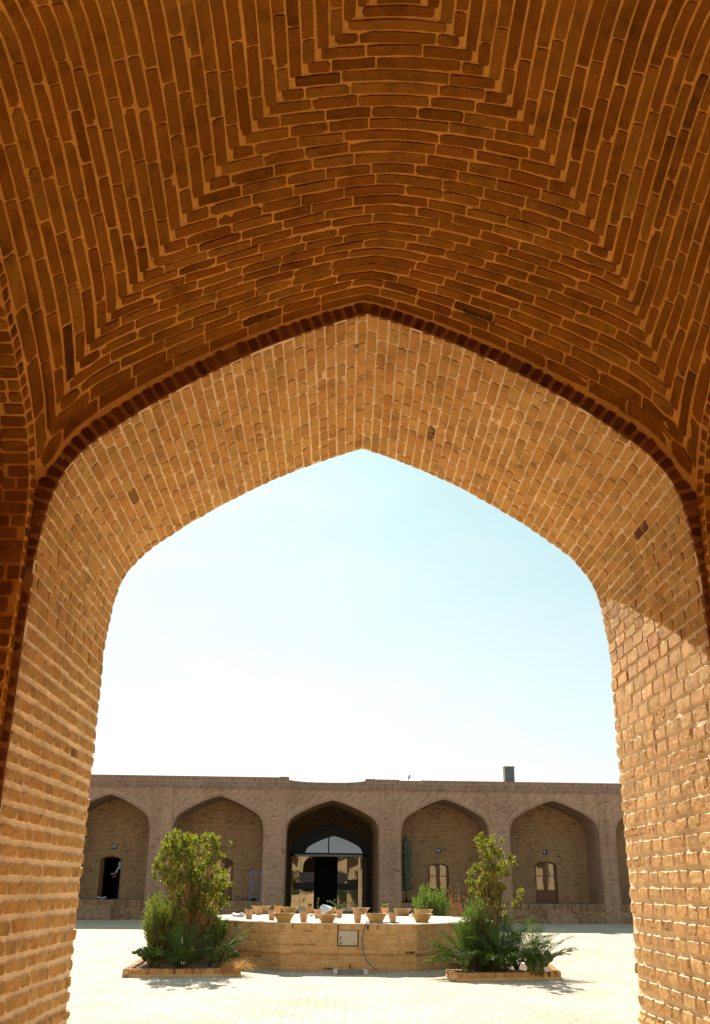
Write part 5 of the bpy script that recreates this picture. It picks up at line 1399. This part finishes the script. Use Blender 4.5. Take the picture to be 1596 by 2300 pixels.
o = sheet('draped_cloth', rows, M_CLOTHW, 'crumpled white cloth thrown over a pot in the middle of the basin top', 'cloth', .012); base_to(o, (pb.x, pb.y, HT))
# plastic bag at left
mb = MB(); pb = on_top(120, 200); sc = pb.y / 2330 / 1.698 / 1.7807; rr = random.Random(77)
for k in range(16):
    x, y = rr.uniform(-38, 40), rr.uniform(-2, 24) * (1 - abs(rr.uniform(-.6, .6)))
    rz = rr.uniform(5, 13)
    q = Matrix.Rotation(rr.uniform(0, 6), 3, 'Y')
    mb.ball(pb + Vector((x * sc, rr.uniform(0, .25), max(.02, y * sc))), rr.uniform(10, 18) * sc, rr.uniform(8, 14) * sc, rz * sc, q, 0, 9, 6)
for i, v in enumerate(mb.v):
    d = noise.noise_vector(Vector(v) * 22) * .022; mb.v[i] = (v[0] + d.x, v[1] + d.y, max(HT + .005, v[2] + d.z))
o = mb.build('plastic_bag', M_PLAST, None, False); tag(o, 'crumpled translucent white plastic bag at the left corner of the basin top', 'bag'); base_to(o, (pb.x, pb.y, HT))
mb = MB(); pb = on_top(620, 196)
mb.lathe(pb, [(.03, 0), (.05, .01), (.06, .05), (.055, .055)], 16); o = mb.build('dish', M_PLAST, None, True); tag(o, 'small white dish behind the tall spindly cactus pot', 'dish'); base_to(o, pb)
mb = MB(); P0 = on_top(1262, 188); P1 = on_top(1330, 205); mb.tube([P0 + Vector((0, 0, .02)), P1 + Vector((0, 0, .02))], .022, 5); o = mb.build('wooden_batten', M_VCAP); tag(o, 'pale batten lying on the basin top behind the right corner bowl', 'batten'); base_to(o, P0)
mb = MB(); P0 = on_top(825, 208); rr = random.Random(3)
for k in range(7):
    t = P0 + Vector((rr.uniform(-.12, .22), rr.uniform(-.05, .1), rr.uniform(.08, .24))); b = P0 + Vector((rr.uniform(-.1, .2), 0, 0)); mb.tube([b, b.lerp(t, .6) + Vector((rr.gauss(0, .02), 0, 0)), t], [.003, .003, .002], 4)
o = mb.build('dry_twigs', M_DRY); tag(o, 'few thin dry twigs on the basin top right of the large prickly pear', 'twigs'); base_to(o, P0)

# ---- small things on the vault
def coil(px0, py0, px1, py1, n, r, lb):
    mb = MB()
    def hit(px, py):                            # point of the vault seen at a pixel
        rd = ray(px, py); t = 1.0; prev = None
        for i in range(600):
            t = 2.5 + i * .005; P = Vector((0, 0, EYE)) + rd * t
            q = P.y - YC; p = P.x - cxv(q)
            if abs(p) < W and abs(q) < W and P.z > vz(p, q): return P - Vector((0, 0, .018))
        return P
    A, B = hit(px0, py0), hit(px1, py1); rr = random.Random(int(px0))
    for s_ in range(2 if n > 8 else 1):
        pts = []
        for k in range(n * 8 + 1):
            t = k / (n * 8); P = A.lerp(B, t); a = 2 * math.pi * k / 8
            pts.append(P + Vector((.004 * math.sin(a), r * math.cos(a) + s_ * .02, r * .6 * math.sin(a) - .004)) + Vector((rr.gauss(0, .001), rr.gauss(0, .001), 0)))
        mb.tube(pts, .0016, 4)
    o = mb.build('wire_coil', M_WIRE); tag(o, lb, 'wire', 'rusty wire scraps under the vault'); base_to(o, A)
coil(1042, 690, 1112, 716, 12, .010, 'long dark scrap of coiled wire on the vault right of the arch apex')
coil(1391, 910, 1416, 926, 5, .008, 'short dark scrap of coiled wire on the vault above the right haunch')
# wasp nest on the soffit
P = atY(800, 943, 5.0)
def soff(px, py):
    for i in range(400):
        Y = 4.4 + i * .005; P = atY(px, py, Y); x = abs(P.x - CX)
        zz = APEX - tab(DROP, x / HALF)
        if P.z <= zz - .002 and i > 0 and Y >= YF: break
        if P.z > zz - .006: continue
        return P
    return P
P = atY(800, 943, 4.70); P.z = APEX - tab(DROP, abs(P.x - CX) / HALF) - .012
mb = MB(); mb.ball(P, .012, .016, .012, None, 0, 8, 6); mb.ball(P + Vector((.008, .012, -.006)), .007, .01, .007)
o = mb.build('clay_nest', M_ROCK, None, True); tag(o, 'small pale clay nest stuck to the arch soffit near its crown', 'nest'); base_to(o, P)

# ------------------------------------------------------------------ light, sky, camera
SAZ, SEL = R(9.5), R(33)
sd = Vector((-math.sin(SAZ) * math.cos(SEL), math.cos(SAZ) * math.cos(SEL), math.sin(SEL)))
sun = bpy.data.lights.new('sun', 'SUN'); sun.energy = 5.0; sun.angle = R(.5); sun.color = (1.0, .955, .88)
so = bpy.data.objects.new('sun', sun); C.objects.link(so); so.rotation_euler = sd.to_track_quat('Z', 'Y').to_euler(); so.location = (-8, 60, 40)
wd = bpy.data.worlds.new('World'); SC.world = wd; wd.use_nodes = True; nt = wd.node_tree; nt.nodes.clear(); k = NT(nt)
sky = k.n('ShaderNodeTexSky', sky_type='NISHITA'); sky.sun_disc = False; sky.sun_elevation = SEL; sky.sun_rotation = -SAZ; sky.air_density = 1.0; sky.dust_density = .6; sky.ozone_density = 1.0
gen = k.coord('Generated')
mp = k.n('ShaderNodeMapping', inp={'Vector': gen}); mp.inputs['Scale'].default_value = (1.2, 1.2, 3.5)
cn = k.noise(mp.outputs[0], 1.6, 7, .6)
cloud = k.ramp(cn, [(.48, (0, 0, 0)), (.8, (.5, .5, .5))])
sx = k.n('ShaderNodeSeparateXYZ', inp={0: gen})
gz = k.math('ADD', k.math('ADD', sx.outputs[2], k.math('MULTIPLY', sx.outputs[0], .28)), k.math('MULTIPLY', k.math('SUBTRACT', cn, .5), .6))
grad = k.ramp(gz, [(.08, (7.9, 7.8, 7.6)), (.19, (7.3, 7.5, 7.4)), (.36, (5.0, 6.95, 6.95)), (1.0, (2.2, 4.2, 5.6))])
haze = k.mix(.65, k.mix(1.0, sky.outputs[0], (.74, .87, .78), 'MULTIPLY'), grad)
col = k.mix(cloud, haze, (7.6, 7.8, 7.7))
bg = k.n('ShaderNodeBackground', inp={'Strength': .05}); nt.links.new(col, bg.inputs[0])
ow = k.n('ShaderNodeOutputWorld'); nt.links.new(bg.outputs[0], ow.inputs[0])

cam = bpy.data.cameras.new('camera'); co = bpy.data.objects.new('camera', cam); C.objects.link(co); SC.camera = co
cam.sensor_fit = 'VERTICAL'; cam.sensor_height = 36; cam.lens = F / 2300 * 36; cam.clip_end = 3000; cam.clip_start = .05
s_, c_, st, ct = math.sin(PS), math.cos(PS), math.sin(TH), math.cos(TH)
right = Vector((c_, -s_, 0)); up = Vector((-s_ * st, -c_ * st, ct)); fw = Vector((s_ * ct, c_ * ct, st))
ri = right * math.cos(RO) + up * math.sin(RO); ui = -right * math.sin(RO) + up * math.cos(RO)
co.matrix_world = Matrix(((ri.x, ui.x, -fw.x, 0), (ri.y, ui.y, -fw.y, 0), (ri.z, ui.z, -fw.z, EYE), (0, 0, 0, 1)))

SC.view_settings.view_transform = 'Standard'; SC.view_settings.look = 'None'; SC.view_settings.gamma = 1; SC.view_settings.exposure = 1.45
SC.cycles.use_denoising = True; SC.cycles.max_bounces = 12; SC.cycles.diffuse_bounces = 8; SC.cycles.glossy_bounces = 4; SC.cycles.transmission_bounces = 4
SC.cycles.sample_clamp_indirect = 8
SC.render.film_transparent = False
